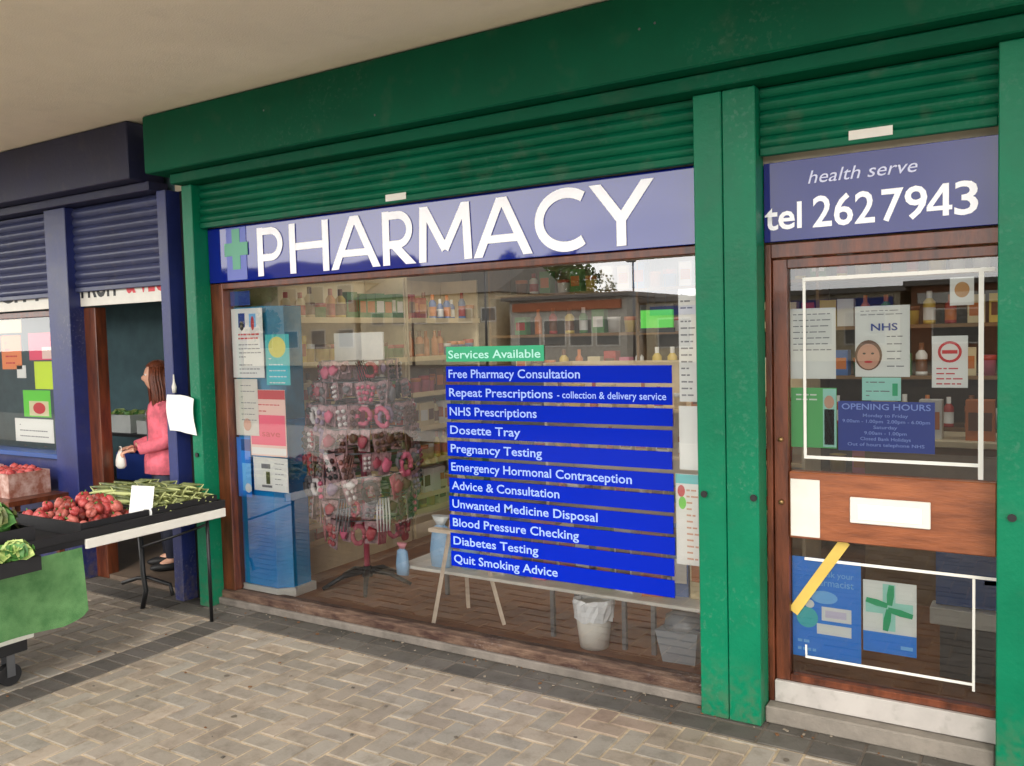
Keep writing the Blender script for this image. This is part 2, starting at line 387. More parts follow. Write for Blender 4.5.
# ------------------------------------------------------------------ canopy
cp = thing('canopy', (-3, 0, 3.1), 'cream rendered canopy soffit over the shop fronts', 'canopy')
part('soffit', cp, SOFF, (-14, 6, -2.2, -.30, 3.115, 3.30))
part('soffit_return', cp, SOFF, (-14, 6, -.30, .0, 3.118, 3.297))
part('edge_beam', cp, mat('canopy_edge', (150, 146, 138), .7, var=.1), (-14, 6, -2.35, -2.203, 3.07, 3.50), bev=.01)

# ------------------------------------------------------------------ pharmacy shop
ph = thing('pharmacy_shop', (-2.2, 0, 0), 'green painted pharmacy shop front with wide display window and brown glazed door', 'shop')
# shell
part('wall', ph, WALLI, (-4.86, -4.76, .0, 4.3, 0, 3.1)).name = 'side_wall'
part('side_wall', ph, WALLI, (1.6, 1.7, .12, 4.3, 0, 3.1))
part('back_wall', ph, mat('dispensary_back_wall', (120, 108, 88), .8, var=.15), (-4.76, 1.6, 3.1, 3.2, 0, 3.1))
part('ceiling', ph, CEILI, (-4.76, 1.6, .12, .95, 2.72, 2.8), (-4.76, 1.6, 1.6, 3.1, 2.72, 2.8), (-4.76, -4.3, .95, 1.6, 2.72, 2.8), (.9, 1.6, .95, 1.6, 2.72, 2.8))  # gap between the boxes is an added rooflight, brightening the shelves with daylight
part('floor', ph, FLOORI, (-4.76, 1.6, .10, 4.2, .0, .07))
part('front_pier', ph, mat('pier_brick', (140, 92, 70), .85, var=.25, vscale=9, bump=.4), (.16, 1.7, -.02, .12, 0, 2.7))
part('upper_wall', ph, WALLI, (-4.86, 1.7, .03, .12, 2.078, 3.1))
part('recess_lining', ph, mat('black_recess', (12, 12, 14), .8), (-4.83, -4.58, -.012, .1, 0, 2.69))
# fascia: front box and stepped lip
part('fascia', ph, GREENF, (-4.78, 1.7, -.28, -.02, 2.76, 3.112), bev=.008)
part('fascia_lip', ph, GREENF, (-4.66, 1.7, -.19, -.02, 2.695, 2.757), bev=.006)
for (x, z) in ((-1.45, 2.96), (-1.38, 2.97), (-3.7, 2.98), (-2.9, 2.83)):
    bm = new_bm(); blob(bm, (x, -.2805, z), .006, .002, .006, 1); obj('screw', bm, GREYM, ph)
# posts
def post(x0, x1, name='post'):
    p = part(name, ph, GREEN, (x0, x1, -.12, .0, 0, 2.693), bev=.004); return p
pp = [post(-4.645, -4.55), post(-1.28, -1.157), post(-1.153, -1.015), post(-.144, .155)]
for x in (-4.61, -1.26, -1.045, -.105):
    bm = new_bm(); k = bmesh.ops.create_cone(bm, cap_ends=True, segments=14, radius1=.015, radius2=.013, depth=.012)
    for v in k['verts']: v.co = Vector((v.co.x+x+.01, v.co.z-.125, v.co.y+.985))
    par = pp[0] if x < -4 else pp[1] if x < -1.2 else pp[2] if x < -1 else pp[3]
    obj('lock', bm, BLACK, par)
def shutter(x0, x1, z0, z1, m, parent, yy=-.055, pitch=.052):
    bm = new_bm(); n = int((z1-z0)/pitch)+1; prof = []
    z = z0
    prof.append((yy+.004, z0))
    for i in range(n):
        for k in range(6):
            t = k/5; zz = z0+(i+t*.86)*pitch
            if zz > z1: break
            prof.append((yy-.012*math.sin(math.pi*t), zz))
        prof.append((yy+.006, min(z1, z0+(i+.93)*pitch)))
    vs = [(bm.verts.new((x0, y, z)), bm.verts.new((x1, y, z))) for y, z in prof]
    for a, b in zip(vs, vs[1:]): bm.faces.new((a[0], a[1], b[1], b[0]))
    box(bm, x0, x1, yy-.016, yy+.012, z0-.035, z0-.001, bev=.004)
    return obj('roller_shutter', bm, m, parent)
s1 = shutter(-4.547, -1.283, 2.455, 2.69, GREENS, ph)
s2 = shutter(-1.012, -.147, 2.445, 2.69, GREENS, ph)
for s, x0, x1, z0 in ((s1, -3.02, -2.88, 2.437), (s2, -.66, -.50, 2.432)):
    part('sticker', s, OFFW, (x0, x1, -.0745, -.0725, z0-.006, z0+.03))
# display window
wn = part('display_window', ph, GLASS, (-4.40, -1.30, .05, .0505, .09, 2.036))
bpy.data.objects.remove(wn)
bm = new_bm(); vs = [bm.verts.new(p) for p in ((-4.46, .05, .085), (-1.27, .05, .085), (-1.27, .05, 2.04), (-4.46, .05, 2.04))]; bm.faces.new(vs)
wn = obj('display_window', bm, GLASS, ph)
part('frame', wn, BROWN, (-4.575, -4.445, .0, .09, .09, 2.072), (-1.285, -1.262, .0, .09, .09, 2.072), (-4.444, -1.286, .0, .09, 2.034, 2.072), bev=.004)
part('sill', wn, SILL, (-4.575, -1.262, -.018, .10, .012, .088), bev=.006)
part('sill_edge', wn, mat('sill_edge_stone', (120, 112, 104), .9, var=.3, vscale=8, bump=.5), (-4.6, -1.262, -.045, -.019, 0, .045), bev=.006)
# door
dr = thing('x', (0, 0, 0), '', ''); bpy.data.objects.remove(dr)
dr = part('door', ph, BROWN, (-.985, -.925, .012, .062, .17, 1.985), (-.147, -.10, .012, .062, .17, 1.985), (-.924, -.148, .012, .062, 1.945, 1.985), (-.924, -.148, .012, .062, .17, .2), bev=.003)
part('door_frame', ph, BROWN, (-1.012, -.988, -.005, .09, .075, 2.05), (-.0985, -.06, -.005, .09, .075, 2.05), (-.986, -.10, -.005, .09, 1.99, 2.05), bev=.003)
part('mid_rail', dr, BROWNH, (-.922, -.149, .008, .063, .80, 1.085), bev=.004)
for z0, z1, nm in ((1.087, 1.944, 'pane'), (.201, .798, 'pane')):
    bm = new_bm(); bm.faces.new([bm.verts.new(p) for p in ((-.924, .045, z0), (-.148, .045, z0), (-.148, .045, z1), (-.924, .045, z1))]); obj(nm, bm, GLASSD, dr)
part('kick_plate', dr, KICK, (-.985, -.101, -.012, .011, .078, .172), bev=.003)
part('push_plate', dr, OFFW, (-.915, -.795, .0, .0075, .81, 1.055), bev=.002)
lb = part('letterbox', dr, OFFW, (-.675, -.375, -.004, .0075, .888, .995), bev=.003)
part('flap', lb, WHITE, (-.645, -.405, -.008, -.0045, .905, .968), bev=.002)
for z in (1.22, .95): 
    bm = new_bm(); blob(bm, (-.955, .006, z), .012, .01, .012, 2); obj('lock', bm, mat('brass_lock', (150, 120, 80), .4, metal=.8), dr)
part('doorstep', ph, mat('doorstep_stone', (130, 122, 112), .85, var=.2, vscale=6, bump=.4, dirt=.3), (-1.012, -.147, -.07, .10, 0, .074), bev=.006)
# foil tape lines on the door panes
for nm, L_ in (('foil_tape', [(-.868, .945*2, -.16, 1.905), (-.868, 1.15, -.856, 1.889), (-.868, 1.138, -.21, 1.152), (-.214, 1.09, -.196, 1.9)]), ('foil_tape', [(-.868, .700, -.15, .712), (-.868, .285, -.86, .33), (-.868, .272, -.225, .283), (-.232, .25, -.222, .699), (-.19, .68, -.15, .697)])):
    bm = new_bm()
    for i, (x0, z0, x1, z1) in enumerate(L_): box(bm, x0, x1, .0430+i*.0003, .0446-i*.0001, z0, z1)
    obj(nm, bm, WTAPE, dr)

# signs
def sign_board(name, x0, x1, z0, z1, m, label):
    bm = new_bm(); box(bm, x0, x1, -.012, .012, z0, z1, bev=.002); o = obj(name, bm, m); return tag(o, label, 'sign')
sg = sign_board('shop_sign', -4.545, -1.285, 2.076, 2.42, SIGNB, 'long glossy blue sign board reading PHARMACY above the display window')
stroke_i = [0]
def stroke(bm, pts, wd, y=-.016):
    stroke_i[0] += 1; y = y-.0004*(stroke_i[0] % 5)
    L0, R0 = [], []
    n = len(pts)
    for i, (x, z) in enumerate(pts):
        a = pts[max(0, i-1)]; b_ = pts[min(n-1, i+1)]; dx, dz = b_[0]-a[0], b_[1]-a[1]; l = math.hypot(dx, dz); nx, nz = -dz/l*wd/2, dx/l*wd/2
        L0.append(bm.verts.new((x+nx, y, z+nz))); R0.append(bm.verts.new((x-nx, y, z-nz)))
    for i in range(n-1): bm.faces.new((L0[i], L0[i+1], R0[i+1], R0[i]))
def arc(cx, cz, rx, rz, a0, a1, n=20): return [(cx+rx*math.cos(R(a0+(a1-a0)*i/n)), cz+rz*math.sin(R(a0+(a1-a0)*i/n))) for i in range(n+1)]
LZ0, LZ1 = 2.095, 2.388; Hh = LZ1-LZ0; sw = .049; h2 = sw/2
def ext(p, q_, e=.03):
    d = math.hypot(q_[0]-p[0], q_[1]-p[1]); ux, uz = (q_[0]-p[0])/d, (q_[1]-p[1])/d
    return [(p[0]-ux*e, p[1]-uz*e), (q_[0]+ux*e, q_[1]+uz*e)]
def letter(ch, x0, x1):
    bm = new_bm(); a, b_ = x0+h2, x1-h2; t, bo = LZ1, LZ0
    if ch in 'PR':
        zr = (t-bo)*.27; zc = t-h2-zr+.006; xm = b_-zr*1.05 if ch == 'P' else b_-zr*1.15
        stroke(bm, [(a, bo), (a, t)], sw)
        stroke(bm, [(a, t-h2), (xm, t-h2)]+arc(xm, t-h2-zr, zr, zr, 90, -90)+[(a, t-h2-2*zr)], sw*.86)
        if ch == 'R': stroke(bm, [(xm-.03, t-h2-2*zr), ext((xm-.03, t-h2-2*zr), (x1-.03, bo))[1]], sw)
    elif ch == 'H':
        stroke(bm, [(a, bo), (a, t)], sw); stroke(bm, [(b_, bo), (b_, t)], sw); stroke(bm, [(a, (t+bo)/2+.01), (b_, (t+bo)/2+.01)], sw*.85)
    elif ch == 'A':
        m_ = (x0+x1)/2; stroke(bm, ext((a-.008, bo), (m_-.004, t)), sw); stroke(bm, ext((b_+.008, bo), (m_+.004, t)), sw); stroke(bm, [(m_-(m_-a)*.62, bo+Hh*.3), (m_+(m_-a)*.62, bo+Hh*.3)], sw*.8); stroke(bm, [(m_, t-.05), (m_, t+.004)], sw*.95)
    elif ch == 'M':
        m_ = (x0+x1)/2; stroke(bm, ext((a, bo), (a+.012, t)), sw); stroke(bm, ext((b_, bo), (b_-.012, t)), sw)
        stroke(bm, [ext((a+.012, t), (m_, bo+.06))[0], (m_, bo+.06)], sw*.95); stroke(bm, [ext((b_-.012, t), (m_, bo+.06))[0], (m_, bo+.06)], sw*.95); stroke(bm, [(m_, bo+.058), (m_, bo+.11)], sw*.75)
    elif ch == 'C':
        stroke(bm, arc(x0+(x1-x0)*.56, (t+bo)/2, (x1-x0)*.56-h2, Hh/2-h2+.006, 52, 308, 28), sw)
    elif ch == 'Y':
        m_ = (x0+x1)/2; stroke(bm, [(m_, bo), (m_, bo+Hh*.45)], sw); stroke(bm, [(m_, bo+Hh*.42), ext((m_, bo+Hh*.42), (x0+.02, t))[1]], sw); stroke(bm, [(m_, bo+Hh*.42), ext((m_, bo+Hh*.42), (x1-.02, t))[1]], sw)
    if ch != 'C':
        for zz, nn in ((t, 1), (bo, -1)): bmesh.ops.bisect_plane(bm, geom=bm.verts[:]+bm.edges[:]+bm.faces[:], plane_co=(0, 0, zz), plane_no=(0, 0, nn), clear_outer=True)
    return obj('letter', bm, SIGNW, sg, fix=False)
for ch, x0, x1 in (('P', -4.09, -3.865), ('H', -3.815, -3.50), ('A', -3.475, -3.13), ('R', -3.10, -2.875), ('M', -2.85, -2.505), ('A', -2.485, -2.155), ('C', -2.13, -1.82), ('Y', -1.82, -1.515)):
    letter(ch, x0, x1)
part('cross_backing', sg, mat('faded_blue_vinyl', (92, 104, 184), .4), (-4.37, -4.19, -.0150, -.0135, 2.085, 2.41))
bm = new_bm()
box(bm, -4.315, -4.245, -.0172, -.0155, 2.15, 2.40); box(bm, -4.385, -4.175, -.0180, -.0157, 2.235, 2.315)
obj('cross', bm, mat('green_sign_cross', (84, 158, 128), .4), sg)
tg = sign_board('phone_sign', -1.012, -.147, 2.058, 2.388, SIGNB2, 'blue sign board over the door with the telephone number in white')
txt('health serve', -.83, 2.285, .052, -.0135, LAV, tg, w=.41, bold=.0, shear=.25)
txt('tel', -1.008, 2.11, .105, -.0135, SIGNW, tg, w=.152, bold=.018)
txt('262', -.812, 2.107, .122, -.0135, SIGNW, tg, w=.238, bold=.014)
for s_, x_ in (('7', -.550), ('9', -.466), ('3', -.293)): txt(s_, x_, 2.107, .122, -.0135, SIGNW, tg, w=.08, bold=.014)
bm = new_bm(); stroke(bm, [(-.322, 2.107), (-.322, 2.229)], .021, -.0135); stroke(bm, [(-.326, 2.222), (-.380, 2.143)], .018, -.0135); stroke(bm, [(-.388, 2.137), (-.300, 2.137)], .017, -.0135)
obj('lettering', bm, SIGNW, tg, fix=False)

# ------------------------------------------------------------------ sheets stuck on the glass
def sheet(name, x0, x1, z0, z1, m, label, cat='poster', y=.0585, group=None, tilt=0):
    c = Vector(((x0+x1)/2, y, (z0+z1)/2)); bm = new_bm(); box(bm, x0-c.x, x1-c.x, 0, .0012, z0-c.z, z1-c.z)
    o = obj(name, bm, m); o.location = c; o.rotation_euler.y = R(tilt); return tag(o, label, cat, group)
def blk(par, x0, x1, z0, z1, m, name='print_block', dy=.0006):
    c = par.location; bm = new_bm(); box(bm, x0-c.x, x1-c.x, -dy, -dy+.0004, z0-c.z, z1-c.z)
    o = bpy.data.objects.new(name, bpy.data.meshes.new(name)); bm.to_mesh(o.data); bm.free(); o.data.materials.append(m); link(o); o.parent = par; return o
def disc(par, cx, cz, rx, rz, m, name='print_disc', dy=.0009):
    c = par.location; bm = new_bm(); bm.faces.new([bm.verts.new((cx-c.x+rx*math.cos(t*math.pi/12), -dy, cz-c.z+rz*math.sin(t*math.pi/12))) for t in range(24)])
    return obj2(name, bm, m, par)
def obj2(name, bm, m, par):
    me = bpy.data.meshes.new(name); bm.to_mesh(me); bm.free(); me.materials.append(m); o = bpy.data.objects.new(name, me); link(o); o.parent = par; return o
def stxt(par, s, x0, z0, h, m, w=None, bold=.0, centre=None, dy=.0012, name='lettering'):
    o = txt(s, x0, z0, h, par.location.y-dy, m, None, w=w, bold=bold, centre=centre, name=name)
    for o_ in o:
        for v in o_.data.vertices: v.co -= Vector(par.location)
        o_.parent = par
    return o
def lines(par, x0, x1, z1, z0, n, m, th=.006, q=random.Random(3)):
    c = par.location; bm = new_bm()
    for i in range(n):
        z = z1-(z1-z0)*i/max(1, n-1); a = x0; 
        while a < x1-.01:
            l = q.uniform(.01, .035); 
            if a+l > x1 or q.random() < .06: break
            box(bm, a-c.x, a+l-c.x, -.0012, -.0008, z-th/2-c.z, z+th/2-c.z); a += l+.006
    if len(bm.verts): return obj2('text_lines', bm, m, par)

ST = [('Free Pharmacy Consultation', -1.93, 0), ('Repeat Prescriptions', -2.085, 1), ('NHS Prescriptions', -2.18, 2), ('Dosette Tray', -2.28, 3), ('Pregnancy Testing', -2.155, 4), ('Emergency Hormonal Contraception', -1.665, 5),
      ('Advice & Consultation', -2.06, 6), ('Unwanted Medicine Disposal', -1.85, 7), ('Blood Pressure Checking', -1.955, 8), ('Diabetes Testing', -2.19, 9), ('Quit Smoking Advice', -2.08, 10)]
for s, xr, i in ST:
    zt = 1.538-i*.1005; q = random.Random(i)
    o = sheet('sign_strip', -2.742+q.uniform(-.004, .004), -1.458+q.uniform(-.004, .004), zt-.083, zt, STRIP, 'blue window strip reading %s, %s from the top' % (s, ORD[i]), 'sign', y=.0445, group='blue service strips on the window', tilt=q.uniform(-.12, .12))
    stxt(o, s, -2.722, zt-.062, .044, STRT, w=xr+2.722, bold=.012)
    if i == 1: stxt(o, '- collection & delivery service', -2.06, zt-.060, .034, STRT, w=.575, bold=.008)
o = sheet('sign_strip', -2.735, -2.13, 1.562, 1.642, mat('green_strip', (30, 160, 112), .4), 'green window strip reading Services Available above the blue strips', 'sign', y=.0445)
stxt(o, 'Services Available', -2.72, 1.58, .042, GPALE, w=.57, bold=.012)

o = sheet('poster', -4.440, -4.155, 1.47, 1.91, WHITE, 'white poster with two small blue pictures and red wording, top left of window', group=None)
blk(o, -4.375, -4.315, 1.79, 1.88, NBLUE, 'picture'); disc(o, -4.345, 1.80, .02, .03, INK, 'picture'); blk(o, -4.275, -4.215, 1.79, 1.875, LBLUE, 'picture'); disc(o, -4.245, 1.815, .015, .045, RED, 'picture')
lines(o, -4.38, -4.17, 1.745, 1.72, 2, RED, .010); lines(o, -4.38, -4.17, 1.68, 1.50, 8, GREYT, .006)
o = sheet('poster', -4.435, -4.225, 1.10, 1.462, OFFW, 'plain off-white sheet hanging below the white poster'); lines(o, -4.38, -4.23, 1.42, 1.2, 7, GREYT, .005); disc(o, -4.33, 1.17, .035, .04, SKINP, 'picture')
o = sheet('poster', -4.440, -4.315, .70, 1.085, BLUEP, 'bright blue poster low at the left edge of the window'); blk(o, -4.395, -4.315, .74, .92, LBLUE, 'picture'); blk(o, -4.398, -4.312, 1.0, 1.075, NBLUE); disc(o, -4.345, .76, .03, .03, WHITE, 'picture')
o = sheet('poster', -4.308, -3.985, .975, 1.395, mat('pale_pink_card', (240, 208, 196), .5), 'pink and cream poster with a red top band left in the window', y=.0605)
blk(o, -4.306, -3.987, 1.335, 1.392, RED, 'heading'); blk(o, -4.30, -3.993, 1.045, 1.235, PINK, 'panel'); lines(o, -4.28, -4.02, 1.30, 1.26, 2, RED, .006); stxt(o, 'save', -4.2, 1.1, .04, RED, w=.16); blk(o, -4.30, -3.993, .985, 1.028, WHITE, 'footer')
o = sheet('notice', -4.292, -3.985, .752, .966, WHITE, 'white card with a large figure 1 below the pink poster', 'notice', y=.0605)
stxt(o, '1', -4.18, .80, .075, mat('olive_print', (92, 96, 60), .6), w=.035, bold=.02); blk(o, -4.22, -4.13, .775, .79, GREYT); lines(o, -4.1, -4.01, .93, .8, 5, GREYT, .004); blk(o, -4.22, -4.14, .895, .925, GREYT, 'heading')
o = sheet('poster', -4.138, -3.93, 1.425, 1.74, TEAL, 'teal poster with a yellow disc beside the white poster')
disc(o, -4.035, 1.66, .075, .065, mat('yellow_print', (222, 214, 110), .5)); blk(o, -4.12, -3.95, 1.46, 1.55, mat('cyan_print', (60, 200, 214), .5)); lines(o, -4.11, -3.96, 1.59, 1.44, 5, WHITE, .007)
o = sheet('notice', -4.44, -4.26, 1.93, 2.02, NBLUE, 'small dark blue card in the top left corner of the window', 'notice')
o = sheet('notice', -1.425, -1.33, 1.37, 1.885, WHITE, 'tall white notice with grey sketch lines beside the centre pillar', 'notice')
lines(o, -1.415, -1.345, 1.86, 1.40, 16, GREYT, .007)
o = sheet('notice', -1.43, -1.33, 1.055, 1.35, WHITE, 'blank white notice below the tall one beside the pillar', 'notice')
o = sheet('notice', -1.452, -1.33, .61, 1.035, WHITE, 'white notice with red and green spots low beside the pillar', 'notice', y=.0600)
blk(o, -1.452, -1.33, .99, 1.033, TEAL, 'heading'); disc(o, -1.425, .955, .018, .028, RED); disc(o, -1.42, .90, .018, .03, LIME); lines(o, -1.4, -1.34, .96, .64, 12, SKINP, .008)
# door sheets
Y = .0500
o = sheet('notice', -.935+.013, -.737, 1.478, 1.775, WHITE, 'typed white notice at the left of the door pane', 'notice', y=Y); lines(o, -.91, -.75, 1.75, 1.6, 7, GREYT, .004)
o = sheet('poster', -.661, -.455, 1.487, 1.775, WHITE, 'white poster with a round face picture in the middle of the door', y=Y)
disc(o, -.61, 1.575, .052, .062, mat('brown_print', (120, 84, 62), .6), 'face_outline'); disc(o, -.61, 1.57, .043, .052, SKINP, 'face', dy=.0012)
for dx in (-.016, .016): disc(o, -.61+dx, 1.582, .006, .004, INK, 'eye', dy=.0016)
disc(o, -.61, 1.548, .016, .005, RED, 'mouth', dy=.0016)
stxt(o, 'NHS', -.60, 1.675, .028, NBLUE, w=.10, bold=.02); lines(o, -.54, -.47, 1.65, 1.53, 5, GREYT, .004); lines(o, -.64, -.48, 1.755, 1.74, 2, GREYT, .003)
o = sheet('notice', -.635, -.488, 1.39, 1.484, GPALE, 'small pale green card under the face poster', 'notice', y=Y); blk(o, -.52, -.50, 1.41, 1.46, GPRINT); lines(o, -.62, -.53, 1.465, 1.41, 4, GREYT, .004)
o = sheet('opening_hours_notice', -.729, -.365, 1.18, 1.386, mat('blue_notice', (26, 60, 160), .5), 'blue opening hours notice with pale lettering on the door', 'notice', y=Y)
stxt(o, 'OPENING HOURS', 0, 1.352, .024, STRT, w=.335, bold=.012, centre=-.547)
for k, (s, ww) in enumerate((('Monday to Friday', .17), ('9.00am - 1.00pm  2.00pm - 6.00pm', .33), ('Saturday', .09), ('9.00am - 1.00pm', .16), ('Closed Bank Holidays', .19), ('Out of hours telephone NHS', .29))):
    stxt(o, s, 0, 1.322-k*.024, .013, STRT, w=ww, bold=.008, centre=-.547)
o = sheet('notice', -.376, -.25, 1.445, 1.648, WHITE, 'white notice with a round red symbol at the right of the door', 'notice', y=Y)
disc(o, -.313, 1.585, .042, .042, RED, 'ring'); disc(o, -.313, 1.585, .032, .032, WHITE, 'ring_centre', dy=.0012); blk(o, -.34, -.286, 1.578, 1.592, RED, 'bar', dy=.0016); lines(o, -.36, -.265, 1.52, 1.46, 4, RED, .005)
o = sheet('notice', -.313, -.23, 1.765, 1.873, WHITE, 'small white sticker with a tan badge in the top right door corner', 'notice', y=Y); disc(o, -.271, 1.825, .026, .03, GOLD, 'badge')
o = sheet('poster', -.922, -.735, 1.185, 1.44, mat('leaf_green_print', (96, 190, 110), .5), 'green poster with a small figure behind the door glass', y=Y+.002)
blk(o, -.79, -.737, 1.19, 1.436, GPALE, 'panel'); disc(o, -.765, 1.38, .02, .028, SKINP, 'figure'); blk(o, -.785, -.745, 1.2, 1.35, mat('maroon_print', (120, 60, 60), .6), 'figure'); lines(o, -.9, -.81, 1.41, 1.39, 2, WHITE, .006)
o = sheet('poster', -.922, -.642, .275, .712, BLUEP, 'large blue poster with white slips low in the door', y=Y)
stxt(o, 'Ask your', -.80, .635, .025, LBLUE, w=.13, bold=.01); stxt(o, 'pharmacist', -.85, .595, .03, LBLUE, w=.18, bold=.01)
disc(o, -.79, .545, .055, .028, LBLUE); disc(o, -.85, .51, .02, .018, WHITE); disc(o, -.86, .45, .045, .045, TEAL)
blk(o, -.80, -.68, .445, .505, WHITE, 'slip', dy=.0014); blk(o, -.82, -.68, .385, .43, WHITE, 'slip', dy=.0014); blk(o, -.785, -.70, .46, .49, mat('lilac_print', (214, 206, 226), .6), 'slip_text', dy=.0018); lines(o, -.90, -.67, .345, .31, 2, LBLUE, .012)
o = sheet('poster', -.634, -.431, .345, .645, WHITE, 'white and blue poster with a green cross low in the door', y=Y)
blk(o, -.634, -.431, .345, .43, BLUEP, 'footer'); blk(o, -.49, -.445, .37, .385, LBLUE, 'logo', dy=.001)
blk(o, -.558, -.510, .44, .635, GPALE, 'pale_cross', dy=.0008); blk(o, -.624, -.444, .51, .56, GPALE, 'pale_cross', dy=.0010)  # pale green cross printed behind the darker green one
c = o.location; bm = new_bm()
for k, (a, b_) in enumerate((((-.622, .562), (-.54, .545)), ((-.538, .53), (-.445, .512)), ((-.525, .632), (-.532, .548)), ((-.534, .53), (-.548, .44)))):
    p0, p1 = Vector((a[0], 0, a[1])), Vector((b_[0], 0, b_[1])); d = (p1-p0).normalized(); nn = Vector((-d.z, 0, d.x)); ww = (.010, .014, .010)
    pts = [p0, (p0+p1)/2, p1]; vs = [bm.verts.new(pts[i]+nn*ww[i]-c+Vector((0, c.y-.0014-k*.0001, 0))) for i in range(3)]+[bm.verts.new(pts[i]-nn*ww[i]-c+Vector((0, c.y-.0014-k*.0001, 0))) for i in (2, 1, 0)]
    bm.faces.new(vs)
obj2('green_cross', bm, GPRINT, o)
bm = new_bm(); box(bm, -.198, .198, -.0006, .0006, -.022, .022, rot=Matrix.Rotation(R(-57), 3, 'Y')); o = obj('yellow_tape', bm, TAPE); o.location = (-.81, .0418, .632); tag(o, 'strip of yellow tape stuck diagonally across the blue door poster', 'tape')

# ------------------------------------------------------------------ inside the pharmacy: shelving
RAILC = mat('price_rail_cream', (250, 228, 178), .45)
def shelf_bay(y0, y1, label):
    t = thing('shelf_unit', (-4.5, (y0+y1)/2, .07), label, 'shelving', 'shelving along the left wall')
    part('back_panel', t, CREAM, (-4.75, -4.72, y0, y1, .07, 2.2))
    for z in LV: part('shelf', t, SHELFW, (-4.715, -4.30, y0+.02, y1-.02, z-.025, z), bev=.002)
    for z in LV: part('price_rail', t, RAILC, (-4.299, -4.295, y0+.02, y1-.02, z-.032, z+.008))
    for y in (y0, y1-.02): part('upright', t, CREAM, (-4.715, -4.32, y, y+.019, .07, 2.2))
    part('plinth', t, CREAM, (-4.715, -4.31, y0+.02, y1-.02, .07, .272))
    return t
LV = [.30, .42, .69, .97, 1.25, 1.54, 1.85]
shelf_bay(.35, 1.68, 'cream wall shelving bay nearest the window, packed with small goods')
shelf_bay(1.70, 2.72, 'second cream shelving bay further along the left wall')
t = thing('shelf_unit', (-1.5, 2.9, .07), 'long dark wood dispensary shelving across the back wall', 'shelving')
DWOOD = mat('dark_shelf_wood', (140, 106, 66), .5, var=.2, vscale=4)
BLV = [.3, .65, 1.0, 1.35, 1.7, 2.05]
for z in BLV: part('shelf', t, DWOOD, (-4.2, 1.5, 2.74, 3.09, z-.025, z))
for x in (-4.22, -2.8, -1.4, 0, 1.5): part('upright', t, DWOOD, (x, x+.02, 2.74, 3.09, .07, 2.4))

PC = {'cream': (222, 204, 160), 'white': (232, 230, 222), 'orange': (206, 120, 60), 'green': (90, 140, 80), 'blue': (70, 110, 170), 'pink': (214, 120, 140), 'yellow': (220, 190, 90), 'red': (180, 60, 50), 'brown': (120, 78, 48)}
PM = {k: mat('pack_'+k, v, .45) for k, v in PC.items()}
protos = {}
def proto(kind, colr, v):
    key = (kind, colr, v)
    if key in protos: return protos[key]
    bm = new_bm(); q = random.Random(v*7+len(colr))
    if kind == 'carton':
        a, h, d = q.uniform(.03, .05), q.uniform(.11, .17), q.uniform(.025, .04)
        box(bm, -d, d, -a, a, 0, h, bev=.001); box(bm, d-.001, d+.0008, -a*.8, a*.8, h*.25, h*.7, mi=1); box(bm, -d*.8, d*.8, -a-.0008, -a+.001, h*.3, h*.75, mi=1)
    elif kind == 'bottle':
        r, h = q.uniform(.022, .032), q.uniform(.13, .19)
        lathe(bm, [(r, 0), (r, h*.12, 1), (r, h*.12, 1), (r+.0004, h*.5), (r, h*.66), (r*.45, h*.78, 1), (r*.45, h)], seg=12)
    elif kind == 'tub':
        r, h = q.uniform(.035, .045), q.uniform(.08, .11)
        lathe(bm, [(r*.9, 0), (r, h*.75, 1), (r*1.05, h*.78, 1), (r*1.05, h)], seg=14)
    me = bpy.data.meshes.new(kind); bmesh.ops.recalc_face_normals(bm, faces=bm.faces); bm.to_mesh(me); bm.free()
    me.materials.append(PM[colr]); me.materials.append(PM[['white', 'orange', 'brown', 'red', 'cream'][v % 5]])
    protos[key] = me; return me
def stock(kind, colr, v, loc, rz, label, group):
    o = bpy.data.objects.new(kind, proto(kind, colr, v)); link(o); o.location = loc; o.rotation_euler.z = rz
    tag(o, label, kind, group); return o
q = random.Random(21); cn = list(PC); wt = [8, 6, 4, 4, 2, 2, 7, 2, 1]
for bay, (y0, y1, bn) in enumerate(((.40, 1.64, 'near'), (1.75, 2.68, 'far'))):
    for li, z in enumerate(LV):
        y = y0+q.uniform(0, .04); k = 0
        kind = q.choice(['carton', 'bottle', 'carton', 'tub']); colr = q.choices(cn, wt)[0]
        while y < y1-.04 and k < 14:
            if q.random() < .35: kind = q.choice(['carton', 'bottle', 'tub']); colr = q.choices(cn, wt)[0]
            stock(kind, colr, q.randrange(4), (-4.35-q.uniform(0, .04), y+.04, z+.0005), q.uniform(-.15, .15),
                  '%s %s, %s from the window on the %s shelf up, %s wall bay' % (colr, kind, ORD[k], ORD[li], bn), 'goods on the left wall shelves').scale = (1.25, 1.15, 1.25)
            y += q.uniform(.088, .115); k += 1
for li, z in enumerate(BLV[1:]):
    x = -3.9; k = 0
    while x < 1.3:
        kind = q.choice(['carton', 'tub', 'bottle']); colr = q.choices(cn, wt)[0]
        bay = 'left bay' if x < -2.8 else 'second bay' if x < -1.4 else 'third bay' if x < 0 else 'right bay'
        o = stock(kind, colr, q.randrange(4), (x, 2.79, z+.0005), -1.57+q.uniform(-.1, .1), '%s %s, %s along the %s dispensary shelf up, %s' % (colr, kind, ORD[k], ORD[li+1], bay), 'goods on the back wall shelves')
        o.scale = (1.3, 1.3, 1.25)
        x += q.uniform(.115, .165); k += 1
        if (x-.14 < -2.8 <= x) or (x-.14 < -1.4 <= x) or (x-.14 < 0 <= x): k = 0
